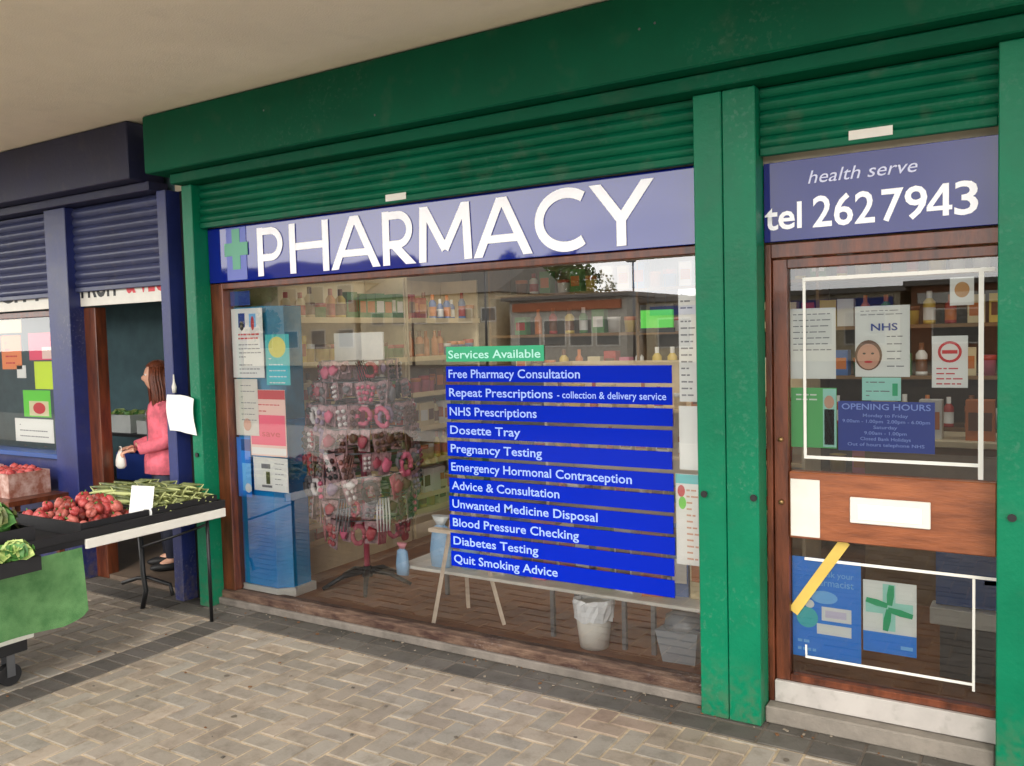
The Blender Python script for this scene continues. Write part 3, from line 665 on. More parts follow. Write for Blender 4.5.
# gondola seen behind the strips and through the door
gd = thing('gondola_shelf', (-.2, 2.2, .07), 'wooden counter unit with cream top standing beyond the door', 'counter')
part('carcass', gd, DWOOD, (-.9, 1.3, 1.7, 2.1, .07, 1.0)); part('countertop', gd, CREAM, (-.95, 1.35, 1.65, 2.15, 1.002, 1.04), bev=.004)
for i, x in enumerate((-.8, -.55, -.3, -.05, .2, .5)): stock('carton', cn[i], i % 4, (x, 1.76, 1.0405), -1.57, '%s carton standing on the counter edge, %s from the left' % (cn[i], ORD[i]), 'cartons on the counter').scale = (1.5, 1.5, 1.5)
bb = thing('display_board', (0, .7, .07), 'blue board on a white foot standing inside the door at lower right', 'board')
part('panel', bb, mat('deep_blue_board', (46, 92, 160), .5, var=.1), (-.42, .02, .66, .69, .40, .72)); part('foot', bb, OFFW, (-.44, .04, .60, .72, .32, .398), bev=.004); part('base', bb, GREYM, (-.4, 0, .63, .70, .07, .318))

# blue display column behind the posters
bc = thing('display_column', (-4.25, .2, .07), 'tall bright blue display column on a white plinth at the left of the window', 'display stand')
def prism(name, par, m, pts, z0, z1):
    bm = new_bm(); a = [bm.verts.new((x, y, z0)) for x, y in pts]; b_ = [bm.verts.new((x, y, z1)) for x, y in pts]; n = len(pts)
    bm.faces.new(a); bm.faces.new(b_)
    for k in range(n): bm.faces.new((a[k], a[(k+1) % n], b_[(k+1) % n], b_[k]))
    return obj(name, bm, m, par)
prism('plinth', bc, OFFW, [(-4.580, .07), (-4.130, .07), (-4.040, .14), (-4.040, .32), (-4.580, .32)], .071, .125)
prism('lower_panel', bc, CYAN, [(-4.570, .085), (-4.145, .085), (-4.065, .15), (-4.065, .3), (-4.570, .3)], .126, 1.2)
prism('upper_panel', bc, TEALB, [(-4.570, .085), (-4.145, .085), (-4.065, .15), (-4.065, .3), (-4.570, .3)], 1.202, 1.92)

# hair accessory spinner
sp = thing('spinner_rack', (-3.80, .55, .07), 'revolving rack crowded with pink hair accessories on a black star base', 'display rack')
SX, SY = -3.80, .55
PINKM = mat('pink_painted_pole', (206, 70, 104), .4)
bm = new_bm(); tube(bm, [(SX, SY, .16), (SX, SY, 1.56)], .02, 12); obj('pole', bm, PINKM, sp)
bm = new_bm()
for k in range(5):
    a = k*2*math.pi/5+.35
    tube(bm, [(SX, SY, .17), (SX+.16*math.cos(a), SY+.16*math.sin(a), .15), (SX+.30*math.cos(a), SY+.30*math.sin(a), .085)], [.02, .017, .012], 8)
lathe(bm, [(.035, .13), (.04, .16), (.026, .2)], SX, SY)
obj('star_base', bm, BLACK, sp)
part('header_board', sp, WHITE, (SX-.21, SX+.21, SY-.015, SY+.0, 1.53, 1.74), bev=.002)
bm = new_bm()
tiers = [(1.56, .24), (1.43, .29), (1.29, .32), (1.14, .34), (.99, .35), (.84, .34), (.70, .31), (.55, .25)]
for z, r in tiers:
    tube(bm, [(SX+r*math.cos(t*math.pi/12), SY+r*math.sin(t*math.pi/12), z) for t in range(25)], .005, 6)
    for t in range(4): tube(bm, [(SX, SY, z), (SX+r*math.cos(t*math.pi/2), SY+r*math.sin(t*math.pi/2), z)], .004, 6)
obj('wire_hoops', bm, GREYM, sp)
ACC = [('pink', (226, 110, 140)), ('white', (226, 218, 216)), ('black', (30, 28, 30)), ('red', (176, 50, 66)), ('lilac', (160, 136, 164)), ('rose', (180, 84, 100)), ('brown', (112, 72, 60)), ('grey', (120, 116, 120))]
AM = {n: mat('accessory_'+n, c, .5) for n, c in ACC}
CLEARC = mat('accessory_card', (188, 150, 154), .35, var=.7, vscale=25)
def acc_mesh(nm, v):
    bm = new_bm()
    if v == 0:   # card with bobbles
        box(bm, -.035, .035, -.002, .002, -.14, 0, mi=1)
        for i in range(3):
            for j in range(2): blob(bm, (-.016+.032*j, -.014, -.035-.038*i), .015, .012, .015, 1)
    elif v == 1:  # scrunchie ring
        tube(bm, [(.038*math.cos(t*math.pi/8), -.005, -.07+.048*math.sin(t*math.pi/8)) for t in range(17)], [.013+.003*(t % 2) for t in range(17)], 7); box(bm, -.02, .02, -.002, .002, -.03, 0, mi=1)
    elif v == 2:  # long band / ribbon
        for i in range(5): tube(bm, [(-.03+.015*i, -.006, 0), (-.034+.017*i, -.012, -.09), (-.03+.016*i, -.006, -.17)], .0055, 6)
    else:         # claw clip
        box(bm, -.04, .04, -.002, .002, -.11, 0, mi=1); blob(bm, (0, -.02, -.06), .03, .018, .035, 2, .25, seed=3)
    me = bpy.data.meshes.new('hair_accessory'); bmesh.ops.recalc_face_normals(bm, faces=bm.faces); bm.to_mesh(me); bm.free(); me.materials.append(AM[nm]); me.materials.append(CLEARC); return me
AMESH = {(n, v): acc_mesh(n, v) for n, _ in ACC for v in range(4)}
VN = ['bobbles on a card', 'scrunchie', 'ribbon bands', 'claw clip on a card']
q = random.Random(9)
for ti, (z, r) in enumerate(tiers):
    n = int(2*math.pi*r/.070)
    for k in range(n):
        a = 2*math.pi*k/n+ti*.3+q.uniform(-.05, .05)
        if math.sin(a) > .75 : continue
        nm = q.choices([a_[0] for a_ in ACC], [4, 3, 5, 3, 3, 3, 5, 4])[0]; v = q.choice((0, 0, 0, 1, 2, 3, 3, 3))
        if ti == 7: nm = q.choice(['red', 'rose', 'pink', 'rose']); v = q.choice([2, 1, 3, 0])
        o = bpy.data.objects.new('hair_accessory', AMESH[(nm, v)]); link(o); s = q.uniform(.8, 1.2); o.scale = (s, s, s*q.uniform(.8, 1.25))
        o.location = (SX+(r+.01)*math.cos(a), SY+(r+.01)*math.sin(a), z); o.rotation_euler = (0, q.uniform(-.3, .3), a+math.pi/2+q.uniform(-.6, .6))
        side = 'front' if math.sin(a) < -.5 else 'right side' if math.cos(a) > 0 else 'left side'
        tag(o, '%s %s, %s, %s rack tier' % (nm, VN[v], side, ORD[ti]), 'hair accessory', 'hair accessories on the spinner rack')
# bags of goods
def bag(loc, h, w_, cols, label):
    t = thing('gift_bag', loc, label, 'bag', None); x, y, z = loc
    bm = new_bm()
    lathe(bm, [(w_*.5, z), (w_*.55, z+h*.3), (w_*.42, z+h*.75), (w_*.2, z+h*.82)], x, y, 10, sy=.5); o = obj('bag_body', bm, cols[0], t)
    bm = new_bm()
    lathe(bm, [(w_*.2, z+h*.82), (w_*.42, z+h)], x, y, 10, sy=.5); obj('bag_ruffle', bm, cols[1], t)
    return t
PBLUE = mat('pale_blue_film', (150, 190, 226), .25); PPINK = mat('pale_pink_film', (230, 150, 160), .3); PWHT = mat('clear_film', (220, 226, 226), .2)
bag((-3.24, .235, .29), .19, .09, (PBLUE, PPINK), 'pale blue and pink gift bag hanging low beside the rack')
# low display table
tb = thing('display_table', (-2.4, .4, .07), 'low white display table with thin metal legs under the blue strips', 'table')
part('table_top', tb, OFFW, (-3.28, -1.30, .25, .70, .325, .343), bev=.002)
for x, y in ((-2.24, .27), (-2.30, .66), (-1.82, .27), (-1.66, .27), (-1.70, .66), (-3.2, .62)): part('leg', tb, GREYM, (x-.011, x+.011, y-.011, y+.011, .07, .324))
bag((-3.02, .33, .345), .30, .15, (PBLUE, PWHT), 'clear gift bag with pale blue base at the left end of the table')
bag((-2.84, .36, .345), .30, .13, (PBLUE, PPINK), 'gift bag with pink top second on the table')
q = random.Random(4)
GC = ['white', 'blue', 'pink', 'cream', 'brown', 'green', 'white', 'orange', 'blue', 'cream']
for i in range(10):
    x = -2.62+i*.13; o = stock('carton', GC[i], i % 4, (x, .42+q.uniform(-.03, .05), .344), -1.57+q.uniform(-.3, .3), '%s carton behind the strips, %s along the display table' % (GC[i], ORD[i]), 'cartons on the display table'); o.scale = (2.0, 1.3, 2.4)
for i in range(8):
    x = -2.6+i*.16; o = stock('tub', GC[(i*3) % 10], i % 4, (x, .60, .344), 0, '%s tub at the back of the display table, %s along' % (GC[(i*3) % 10], ORD[i]), 'tubs on the display table'); o.scale = (1.6, 1.6, 3.2)
# rack behind the table (fills view between the strips)
fr = thing('freestanding_shelf', (-2.0, 1.6, .07), 'cream freestanding shelf unit in the middle of the shop', 'shelving')
part('back_panel', fr, CREAM, (-2.9, -1.2, 1.8, 1.83, .07, 1.5))
for z in (.3, .6, .9, 1.2): part('shelf', fr, SHELFW, (-2.9, -1.2, 1.42, 1.798, z-.02, z))
for x in (-2.92, -1.2): part('end_panel', fr, CREAM, (x, x+.02, 1.42, 1.83, .07, 1.5))
for li, z in enumerate((.3, .6, .9, 1.2)):
    x = -2.84; k = 0
    while x < -1.25:
        kind = q.choice(['carton', 'tub', 'bottle']); colr = q.choices(cn, wt)[0]
        stock(kind, colr, q.randrange(4), (x, 1.5, z+.0005), -1.57, '%s %s, %s along the %s shelf of the freestanding unit' % (colr, kind, ORD[k], ORD[li]), 'goods on the freestanding unit'); x += q.uniform(.10, .15); k += 1
        if k > 15: break
# easel
ea = thing('easel', (-2.8, .28, .07), 'white wooden tripod easel standing just inside the window', 'easel')
WWOOD = mat('whitewashed_wood', (226, 206, 184), .6, var=.12, vscale=10)
for f in ((-2.93, .11), (-2.575, .30), (-2.93, .46)):
    bm = new_bm(); tube(bm, [(f[0], f[1], .071), (-2.80, .24, .95)], .014, 4, smooth=False); obj('leg', bm, WWOOD, ea)
part('ledge', ea, WWOOD, (-2.95, -2.6, .12, .17, .60, .62))
# bins
bm = new_bm()
t = thing('waste_bin', (-1.98, .24, .07), 'white bucket with a crumpled plastic liner under the strips', 'bin')
lathe(bm, [(.075, .071), (.10, .29), (.098, .291), (.073, .08)], -1.98, .24, 20); obj('bucket', bm, OFFW, t)
bm = new_bm(); q = random.Random(2)
rings = [(.101, .22), (.107, .27), (.111, .31), (.10, .325), (.085, .30)]
vr = [[bm.verts.new((-1.98+(r+q.uniform(-.006, .006))*math.cos(k*math.pi/14), .24+(r+q.uniform(-.006, .006))*math.sin(k*math.pi/14), z+q.uniform(-.008, .008))) for k in range(28)] for r, z in rings]
for a, b_ in zip(vr, vr[1:]):
    for k in range(28): bm.faces.new((a[k], a[(k+1) % 28], b_[(k+1) % 28], b_[k]))
obj('liner', bm, mat('plastic_liner', (226, 228, 230), .25), t)
t = thing('waste_bin', (-1.50, .27, .07), 'grey lidded bin in the window corner beside the centre pillar', 'bin')
bm = new_bm(); lathe(bm, [(.125, .071), (.16, .22), (.165, .235)], -1.50, .29, 4, sx=1, sy=.8); bmesh.ops.rotate(bm, verts=bm.verts, cent=(-1.50, .29, 0), matrix=Matrix.Rotation(R(45), 3, 'Z'))
for f in bm.faces: f.smooth = False
GREYB = mat('grey_bin_plastic', (130, 136, 142), .35); obj('bin_body', bm, GREYB, t)
bm = new_bm(); blob(bm, (-1.50, .29, .245), .12, .1, .07, 2, .12, seed=5); obj('liner', bm, mat('grey_bag_film', (96, 100, 106), .25), t)
# hanging green sign
t = thing('hanging_sign', (-1.73, .6, 1.76), 'bright green sign panel hanging inside the upper right of the window', 'sign')
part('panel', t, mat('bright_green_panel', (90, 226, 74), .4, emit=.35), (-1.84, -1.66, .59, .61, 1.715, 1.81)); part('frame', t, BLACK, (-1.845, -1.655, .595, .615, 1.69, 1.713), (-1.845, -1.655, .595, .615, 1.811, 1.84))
bm = new_bm(); tube(bm, [(-1.80, .60, 1.84), (-1.80, .60, 2.72)], .002, 5); tube(bm, [(-1.70, .60, 1.84), (-1.70, .60, 2.72)], .002, 5); obj('wire', bm, GREYM, t)

# ------------------------------------------------------------------ neighbouring greengrocer
nb = thing('greengrocer_shop', (-7, 0, 0), 'navy painted greengrocer shop front beside the pharmacy', 'shop')
part('fascia', nb, NAVYF, (-7.05, -4.94, -.28, -.02, 2.75, 3.112), (-12, -7.054, -.28, -.02, 2.75, 3.112), bev=.006)
part('fascia_lip', nb, NAVYF, (-12, -4.90, -.17, -.021, 2.69, 2.747), bev=.004)
nposts = [(-4.895, -4.805), (-6.19, -5.93), (-7.75, -7.6)]
for a, b_ in nposts: part('post', nb, NAVY, (a, b_, -.12, .0, 0, 2.688), bev=.004)
shutter(-5.928, -4.897, 2.12, 2.685, NAVYS, nb, pitch=.062); shutter(-7.598, -6.192, 2.10, 2.685, NAVYS, nb, pitch=.062); shutter(-12, -7.752, 2.10, 2.685, NAVYS, nb, pitch=.062)
part('side_wall', nb, mat('dark_teal_wall', (78, 104, 110), .8, var=.15), (-4.98, -4.87, .02, 3.2, 0, 3.1))
TW = _m['dark_teal_wall']
part('back_wall', nb, TW, (-12, -4.98, 2.3, 2.4, 0, 3.1)); part('ceiling', nb, TW, (-12, -4.98, .03, 1.3, 2.5, 2.6), (-12, -4.98, 1.55, 3.2, 2.5, 2.6)); part('floor', nb, mat('dark_floor', (104, 88, 74), .7, var=.2), (-12, -4.98, .0, 3.2, .0, .03))  # narrow slot in this ceiling is an added rooflight to brighten the shop
part('upper_wall', nb, TW, (-12, -4.98, .02, .1, 2.09, 3.1)); part('side_wall', nb, TW, (-12.1, -12.003, .02, 3.3, 0, 3.1))
part('door_post', nb, BROWN, (-6.02, -5.80, -.01, .08, 0, 1.975), bev=.005)
part('window_frame', nb, BROWN, (-7.55, -6.04, .0, .06, 1.93, 1.975), bev=.003)
part('stall_riser', nb, NAVY, (-12, -6.01, -.05, .06, 0, .86), bev=.004); part('window_ledge', nb, mat('blue_ledge', (40, 76, 140), .5, var=.15), (-12, -6.01, -.09, .07, .862, .90), bev=.004)
bm = new_bm(); bm.faces.new([bm.verts.new(p) for p in ((-12, .03, .9), (-6.02, .03, .9), (-6.02, .03, 1.93), (-12, .03, 1.93))]); obj('window_pane', bm, GLASSN, nb)
ns = thing('shop_sign', (-6.5, 0, 2.0), 'white sign board with black and red lettering half hidden behind navy shutters', 'sign')
part('board', ns, OFFW, (-5.925, -4.90, -.035, -.015, 1.985, 2.16), (-7.598, -6.195, -.035, -.015, 1.985, 2.16))
txt('CITY', -7.0, 2.055, .16, -.0365, INK, ns, w=.62, bold=.03); txt('FRUIT', -5.91, 2.05, .16, -.0365, INK, ns, w=.45, bold=.03); txt('& VEG', -5.38, 2.06, .15, -.0365, RED, ns, w=.42, bold=.03)
def nsheet(name, x0, x1, z0, z1, m, label, cat='poster'): return sheet(name, x0, x1, z0, z1, m, label, cat, y=.036)
o = nsheet('price_card', -7.16, -6.87, 1.53, 1.80, ORANGE, 'round-cornered orange card in the greengrocer window', 'card'); lines(o, -7.1, -6.92, 1.74, 1.58, 4, RED, .012)
o = nsheet('price_card', -6.76, -6.41, 1.60, 1.81, PINK, 'bright pink card high in the greengrocer window', 'card'); blk(o, -6.58, -6.43, 1.61, 1.70, mat('pale_label', (240, 214, 206), .5), 'label')
o = nsheet('price_card', -6.70, -6.45, 1.375, 1.59, YEL, 'yellow card in the greengrocer window between pink and green cards', 'card')
o = nsheet('price_card', -6.88, -6.50, 1.155, 1.365, LIME, 'lime green card with a red spot in the greengrocer window', 'card'); blk(o, -6.80, -6.53, 1.165, 1.28, mat('beige_print', (224, 214, 180), .5), 'panel'); disc(o, -6.66, 1.225, .085, .045, RED)
o = nsheet('notice', -7.02, -6.48, .955, 1.14, WHITE, 'wide white notice at the foot of the greengrocer window', 'notice'); lines(o, -6.95, -6.55, 1.09, 1.0, 3, GREYT, .008)
o = nsheet('notice', -6.95, -6.82, 1.46, 1.56, WHITE, 'small white disc sticker between the orange and yellow cards', 'sticker')
o = nsheet('poster', -7.4, -6.85, 1.70+.12, 1.925, mat('beige_poster', (214, 196, 164), .6), 'plain beige blind across the top of the greengrocer window', 'blind')
# notice hanging on the navy post
bm = new_bm(); n_ = 10
vv = [[bm.verts.new((-4.845+.265*i/8, -.145-.012*math.sin(i*.8+j*.5), 1.37-.235*j/8+(.0 if i < 5 else -.006*(i-4)))) for j in range(9)] for i in range(9)]
for i in range(8):
    for j in range(8): bm.faces.new((vv[i][j], vv[i+1][j], vv[i+1][j+1], vv[i][j+1]))
for f in bm.faces: f.smooth = True
nt_ = thing('hanging_notice', (-4.72, -.14, 1.14), 'white paper in a plastic sleeve hung between the navy and green posts', 'notice')
obj('paper', bm, WHITE, nt_)
bm = new_bm(); lathe(bm, [(.012, 1.38), (.016, 1.42), (.007, 1.45), (.004, 1.50)], -4.79, -.13, 10); obj('hook', bm, OFFW, nt_)
# inside the greengrocer: rack of crates
rk = thing('crate_rack', (-7.6, 1.7, .03), 'dark rack holding crates inside the greengrocer doorway', 'rack')
for z in (.35, .82): part('shelf', rk, BLACKP, (-8.9, -6.9, 1.5, 2.1, z-.03, z))
for x in (-8.88, -6.93): part('leg', rk, BLACKP, (x, x+.03, 1.52, 1.55, .03, .82))
def crate(x0, x1, y0, y1, z0, z1, m, label, group=None, th=.014, name='crate'):
    bm = new_bm(); box(bm, x0, x1, y0, y1, z0, z0+th)
    for a in ((x0, x0+th, y0, y1), (x1-th, x1, y0, y1), (x0+th, x1-th, y0, y0+th), (x0+th, x1-th, y1-th, y1)): box(bm, *a, z0+th, z1)
    o = obj(name, bm, m); return tag(o, label, 'crate', group)
BLC = mat('blue_crate_plastic', (40, 70, 160), .5, var=.15); WC = mat('white_crate_plastic', (206, 208, 204), .5, var=.1)
crate(-8.3, -7.75, 1.55, 2.0, .821, 1.0, WC, 'white crate on the left of the greengrocer rack'); crate(-7.65, -7.0, 1.55, 2.0, .821, .95, WC, 'white crate on the right of the greengrocer rack')
crate(-8.0, -7.05, 1.54, 2.0, .351, .62, BLC, 'blue crate on the lower shelf of the greengrocer rack')
VG = {'red': mat('red_pepper_skin', (206, 96, 92), .5, rgb2=(160, 50, 50), vscale=22, bump=.3), 'green': mat('green_veg_leaf', (112, 116, 62), .5, rgb2=(66, 78, 38), vscale=18), 'pale': mat('lettuce_leaf', (186, 196, 120), .5, rgb2=(130, 160, 80), vscale=20), 'cab': mat('cabbage_leaf', (90, 140, 60), .5, rgb2=(50, 96, 40), vscale=14), 'dull': mat('dull_pepper_skin', (206, 116, 104), .5, rgb2=(150, 70, 60), vscale=26), 'orr': mat('dark_pepper_skin', (170, 56, 52), .45, rgb2=(110, 46, 34), vscale=22), 'stem': mat('veg_stem', (176, 182, 120), .6), 'orange': mat('orange_peel', (226, 130, 40), .5)}
def veg_mesh(kind, seed):
    bm = new_bm()
    if kind == 'pepper':
        for k in range(3): a = k*2.09; blob(bm, (.014*math.cos(a), .014*math.sin(a), .038), .026, .026, .036, 2)
        tube(bm, [(0, 0, .066), (.004, 0, .088)], [.006, .004], 6, mi=1); ms = [(VG['red'], VG['dull'], VG['orr'])[seed], VG['cab']]
    elif kind == 'cob':
        q = random.Random(seed); blob(bm, (0, 0, .025), .10, .026, .026, 2, .04, seed=seed)
        for k in range(5):
            a = k*1.25; tube(bm, [(-.10, 0, .025), (-.03, .026*math.cos(a), .025+.024*math.sin(a)), (.07, .030*math.cos(a), .025+.028*math.sin(a)), (.13, .045*math.cos(a), .02+.04*abs(math.sin(a)))], [.006, .013, .010, .002], 5, mi=0 if k % 2 else 1)
        ms = [VG['green'], VG['stem']]
    elif kind in ('lettuce', 'cabbage'):
        q = random.Random(seed); blob(bm, (0, 0, .065), .07, .07, .06, 2, .03)
        for k in range(16):
            a = q.uniform(0, 6.28); e = q.uniform(.0, 1.2); d = Vector((math.cos(a)*math.cos(e), math.sin(a)*math.cos(e), math.sin(e)))
            s = d.cross(Vector((0, 0, 1))).normalized(); u = s.cross(d)
            pts = []
            for (i, j) in ((-1, -1), (0, -1.25), (1, -1), (1.15, 0), (.9, .9), (0, 1.2), (-.9, .9), (-1.15, 0)):
                pts.append(bm.verts.new(Vector((0, 0, .065))+d*(.080+.010*(abs(i)+abs(j))*q.uniform(.2, 1.5))+s*i*.042+u*j*.042))
            c0 = bm.verts.new(Vector((0, 0, .065))+d*.072)
            for i in range(8):
                f = bm.faces.new((pts[i], pts[(i+1) % 8], c0)); f.smooth = True; f.material_index = k % 2
        ms = [VG['pale'], VG['cab']] if kind == 'lettuce' else [VG['cab'], VG['green']]
    me = bpy.data.meshes.new(kind); bmesh.ops.recalc_face_normals(bm, faces=bm.faces); bm.to_mesh(me); bm.free()
    for m_ in ms: me.materials.append(m_)
    return me
VM = {k: [veg_mesh(k, s) for s in range(3)] for k in ('pepper', 'cob', 'lettuce', 'cabbage')}
def veg(kind, i, loc, rot, s, label, group, name=None):
    o = bpy.data.objects.new(name or kind, VM[kind][i % 3]); link(o); o.location = loc; o.rotation_euler = rot; o.scale = (s, s, s); return tag(o, label, 'vegetable', group)
q = random.Random(8)
for i in range(7): veg('lettuce', i, (-8.2+.19*i+q.uniform(-.02, .02), 1.75, .85), (0, 0, i), 1.1, 'pale lettuce in the white crates inside the greengrocer, %s from the left' % ORD[i], 'lettuces inside the greengrocer')

# ------------------------------------------------------------------ market stall table
st = thing('stall_table', (-4.7, -1.2, 0), 'long dark trestle stall table with a white edge strip and green cloth skirt', 'market stall')
TX0, TX1, TY0, TY1 = -5.12, -4.27, -2.6, -.2
part('table_top', st, BLACKP, (TX0, TX1-.012, TY0, TY1, .655, .69), bev=.003)
part('edge_strip', st, OFFW, (TX1-.011, TX1+.006, -1.10, -.195, .632, .684), bev=.003)
part('rim', st, BLACKP, (TX1-.011, TX1+.004, TY0, -.195, .690, .735), (TX0, TX0+.014, TY0, TY1, .690, .735), (TX0+.015, TX1-.012, TY1-.012, TY1, .690, .735), bev=.002)
def tleg(pts, r=.012): 
    bm = new_bm(); tube(bm, pts, r, 8); obj('leg', bm, BLACK, st)
tleg([(-4.31, -.30, .655), (-4.31, -.30, .0)], .011)
tleg([(-4.94, -.33, .655), (-4.92, -.33, .22), (-4.90, -.33, .12), (-4.93, -.34, .0)], .016)
tleg([(-4.31, -2.3, .655), (-4.31, -2.3, .0)], .011); tleg([(-4.94, -2.3, .655), (-4.94, -2.3, .0)], .011)
bm = new_bm(); tube(bm, [(-5.10, -.36, .15), (-4.98, -.33, .19), (-4.90, -.31, .20), (-4.72, -.28, .17), (-4.70, -.28, .10)], .012, 8); tube(bm, [(-4.92, -.33, .40), (-4.60, -.31, .50), (-4.31, -.30, .60)], .008, 6); obj('brace', bm, BLACK, st)
# green cloth with folds
bm = new_bm(); ny, nz = 60, 14; vv = []
for i in range(ny+1):
    y = -1.13-(1.5)*i/ny; row = []
    for j in range(nz+1):
        t_ = j/nz; drop = .37; 
        if i < 5: drop *= (.86+.14*(i/5)**.5)
        z = .65-drop*t_-(.012*math.sin(y*9)*t_)
        row.append(bm.verts.new((TX1+.012+.016*t_*math.sin(y*11+.6)+.02*t_, y, z)))
    vv.append(row)
for i in range(ny):
    for j in range(nz): f = bm.faces.new((vv[i][j], vv[i][j+1], vv[i+1][j+1], vv[i+1][j])); f.smooth = True
tp = [bm.verts.new((TX1-.05, v[0].co.y, .6925)) for v in vv]; tp2 = [bm.verts.new((TX1+.012, v[0].co.y, .6935)) for v in vv]
clo = obj('green_cloth', bm, mat('green_felt', (98, 142, 88), .95, rgb2=(70, 116, 66), vscale=9, bump=.4, bscale=220), st)
# things beneath: white topped trolley with castors
tr = thing('trolley', (-4.75, -1.7, 0), 'low trolley with white board and black castors under the green cloth', 'trolley')
part('deck', tr, OFFW, (-5.05, -4.33, -2.3, -1.36, .235, .265), bev=.004)
part('chassis', tr, BLACKP, (-5.02, -4.36, -2.28, -1.38, .17, .234), bev=.004)
def castor(x, y):
    t = new_bm(); 
    k = bmesh.ops.create_cone(t, cap_ends=True, segments=20, radius1=.055, radius2=.055, depth=.035)
    for v in k['verts']: v.co = Vector((v.co.z+x, v.co.y+y, v.co.x+.057))
    w_ = obj('castor', t, BLACKP, tr)
    part('fork', w_, GREYM, (x-.028, x-.022, y-.02, y+.02, .05, .169), (x+.022, x+.028, y-.02, y+.02, .05, .169))
for x, y in ((-4.42, -1.45), (-4.95, -1.45), (-4.42, -2.2), (-4.95, -2.2)): castor(x, y)
# trays and produce on the stall
crate(-4.98, -4.31, -2.1, -1.34, .692, .80, BLACKP, 'deep black tray at the near end of the stall', 'black trays on the stall')
crate(-4.98, -4.31, -1.10, -.69, .692, .762, BLACKP, 'black tray of red peppers in the middle of the stall', 'black trays on the stall')
crate(-4.98, -4.31, -.67, -.22, .692, .765, BLACKP, 'shallow black tray of green cobs at the far end of the stall', 'black trays on the stall')
q = random.Random(6); pi_ = 0
for layer in range(2):
    for i in range(6 if layer == 0 else 5):
        for j in range(6 if layer == 0 else 5):
            x = -4.90+.094*i+.045*layer+q.uniform(-.012, .012); y = -1.05+.066*j+.03*layer+q.uniform(-.008, .008)
            if j < 1 and layer: continue
            veg('pepper', pi_, (x, y, .712+layer*.055+(.012*math.sin(i))), (q.uniform(-.9, .9), q.uniform(-.9, .9), q.uniform(0, 6)), q.uniform(.72, .98), 'red pepper, %s layer, %s row from the pavement, %s along the heap' % ('top' if layer else 'bottom', ORD[5-i] if i < 6 else '', ORD[j]), 'red peppers heaped in the tray', 'red_pepper'); pi_ += 1
pi_ = 0
for layer in range(3):
    for i in range(3):
        for j in range(8-layer):
            x = -4.86+.21*i+q.uniform(-.02, .02); y = -.63+.052*j+.02*layer+q.uniform(-.006, .006)
            veg('cob', pi_, (x, y, .71+layer*.038), (0, q.uniform(-.1, .1), q.uniform(-.15, .15)+(math.pi if q.random() < .5 else 0)), q.uniform(.95, 1.1), 'green leafy cob in the %s layer, %s column from the left, %s along the tray' % (('bottom', 'middle', 'top')[layer], ORD[i], ORD[j]), 'green cobs stacked in the tray', 'green_cob'); pi_ += 1
for i, (x, y, z, s, k) in enumerate(((-4.45, -1.47, .80, 1.15, 'cabbage'), (-4.64, -1.45, .80, 1.1, 'cabbage'), (-4.84, -1.5, .80, 1.1, 'cabbage'), (-4.50, -1.67, .80, 1.15, 'cabbage'), (-4.72, -1.70, .80, 1.15, 'cabbage'))):
    veg(k, i, (x, y, z-.07), (0, 0, i*1.3), s, 'green cabbage in the deep tray, %s' % ('nearest the pavement and peppers', 'middle of the far row', 'far inner corner', 'outer side of the near row', 'inner side of the near row')[i], 'cabbages in the deep tray')
o = crate(-4.262, -4.12, -2.0, -1.42, .62, .69, BLACKP, 'narrow black tray hooked on the outer edge of the stall')
for i in range(3): veg('lettuce', i, (-4.19, -1.50-.15*i, .63), (0, 0, i*2), .85, 'pale lettuce in the narrow outer tray, %s from the shop' % ORD[i], 'lettuces in the narrow outer tray')
bm = new_bm(); box(bm, -.06, .06, -.0015, .0015, -.085, .085); o = obj('price_card', bm, WHITE); o.location = (-4.36, -.70, .81); o.rotation_euler = (R(-18), R(8), R(55)); tag(o, 'white price card propped between the red peppers and green cobs', 'card')
# goods on the ledge behind
def punnet(x, y, z, col, label):
    t = thing('fruit_box', (x, y, z), label, 'box', 'fruit boxes against the greengrocer window')
    bm = new_bm(); w2, d2, h = .22, .15, .17
    box(bm, x-w2, x+w2, y-d2, y+d2, z, z+.012)
    for a in ((x-w2, x-w2+.012, y-d2, y+d2), (x+w2-.012, x+w2, y-d2, y+d2), (x-w2+.012, x+w2-.012, y-d2, y-d2+.012), (x-w2+.012, x+w2-.012, y+d2-.012, y+d2)): box(bm, *a, z+.012, z+h)
    obj('carton_tray', bm, col, t)
    q = random.Random(int(x*100)); bm = new_bm()
    for i in range(5):
        for j in range(4): blob(bm, (x-.16+.08*i, y-.1+.066*j, z+h-.02+q.uniform(0, .02)), .038, .036, .036, 1)
    f = obj('fruit_filling', bm, [VG['red'], VG['orange']][int(abs(x*10)) % 2], t); f['kind'] = 'stuff'
TRC = mat('printed_fruit_carton', (214, 150, 140), .6, rgb2=(226, 206, 190), vscale=18); TRB = mat('brown_fruit_carton', (140, 84, 66), .6, rgb2=(190, 160, 150), vscale=14)
shf = thing('display_bench', (-6.7, -.3, 0), 'dark wooden bench of fruit boxes against the greengrocer window', 'bench')
part('bench_top', shf, BROWN, (-7.9, -6.06, -.55, -.12, .60, .635)); 
for x in (-7.85, -6.1): part('leg', shf, BROWN, (x-.02, x+.02, -.5, -.46, 0, .598)); part('leg', shf, BROWN, (x-.02, x+.02, -.2, -.16, 0, .598))
for i, (x, m_) in enumerate(((-7.55, TRC), (-7.05, TRC), (-6.42, TRB))): punnet(x, -.32, .636, m_, ('pink printed fruit box at the left of the bench', 'pink printed fruit box in the middle of the bench', 'brown fruit box on the bench beside the brown door post')[i])

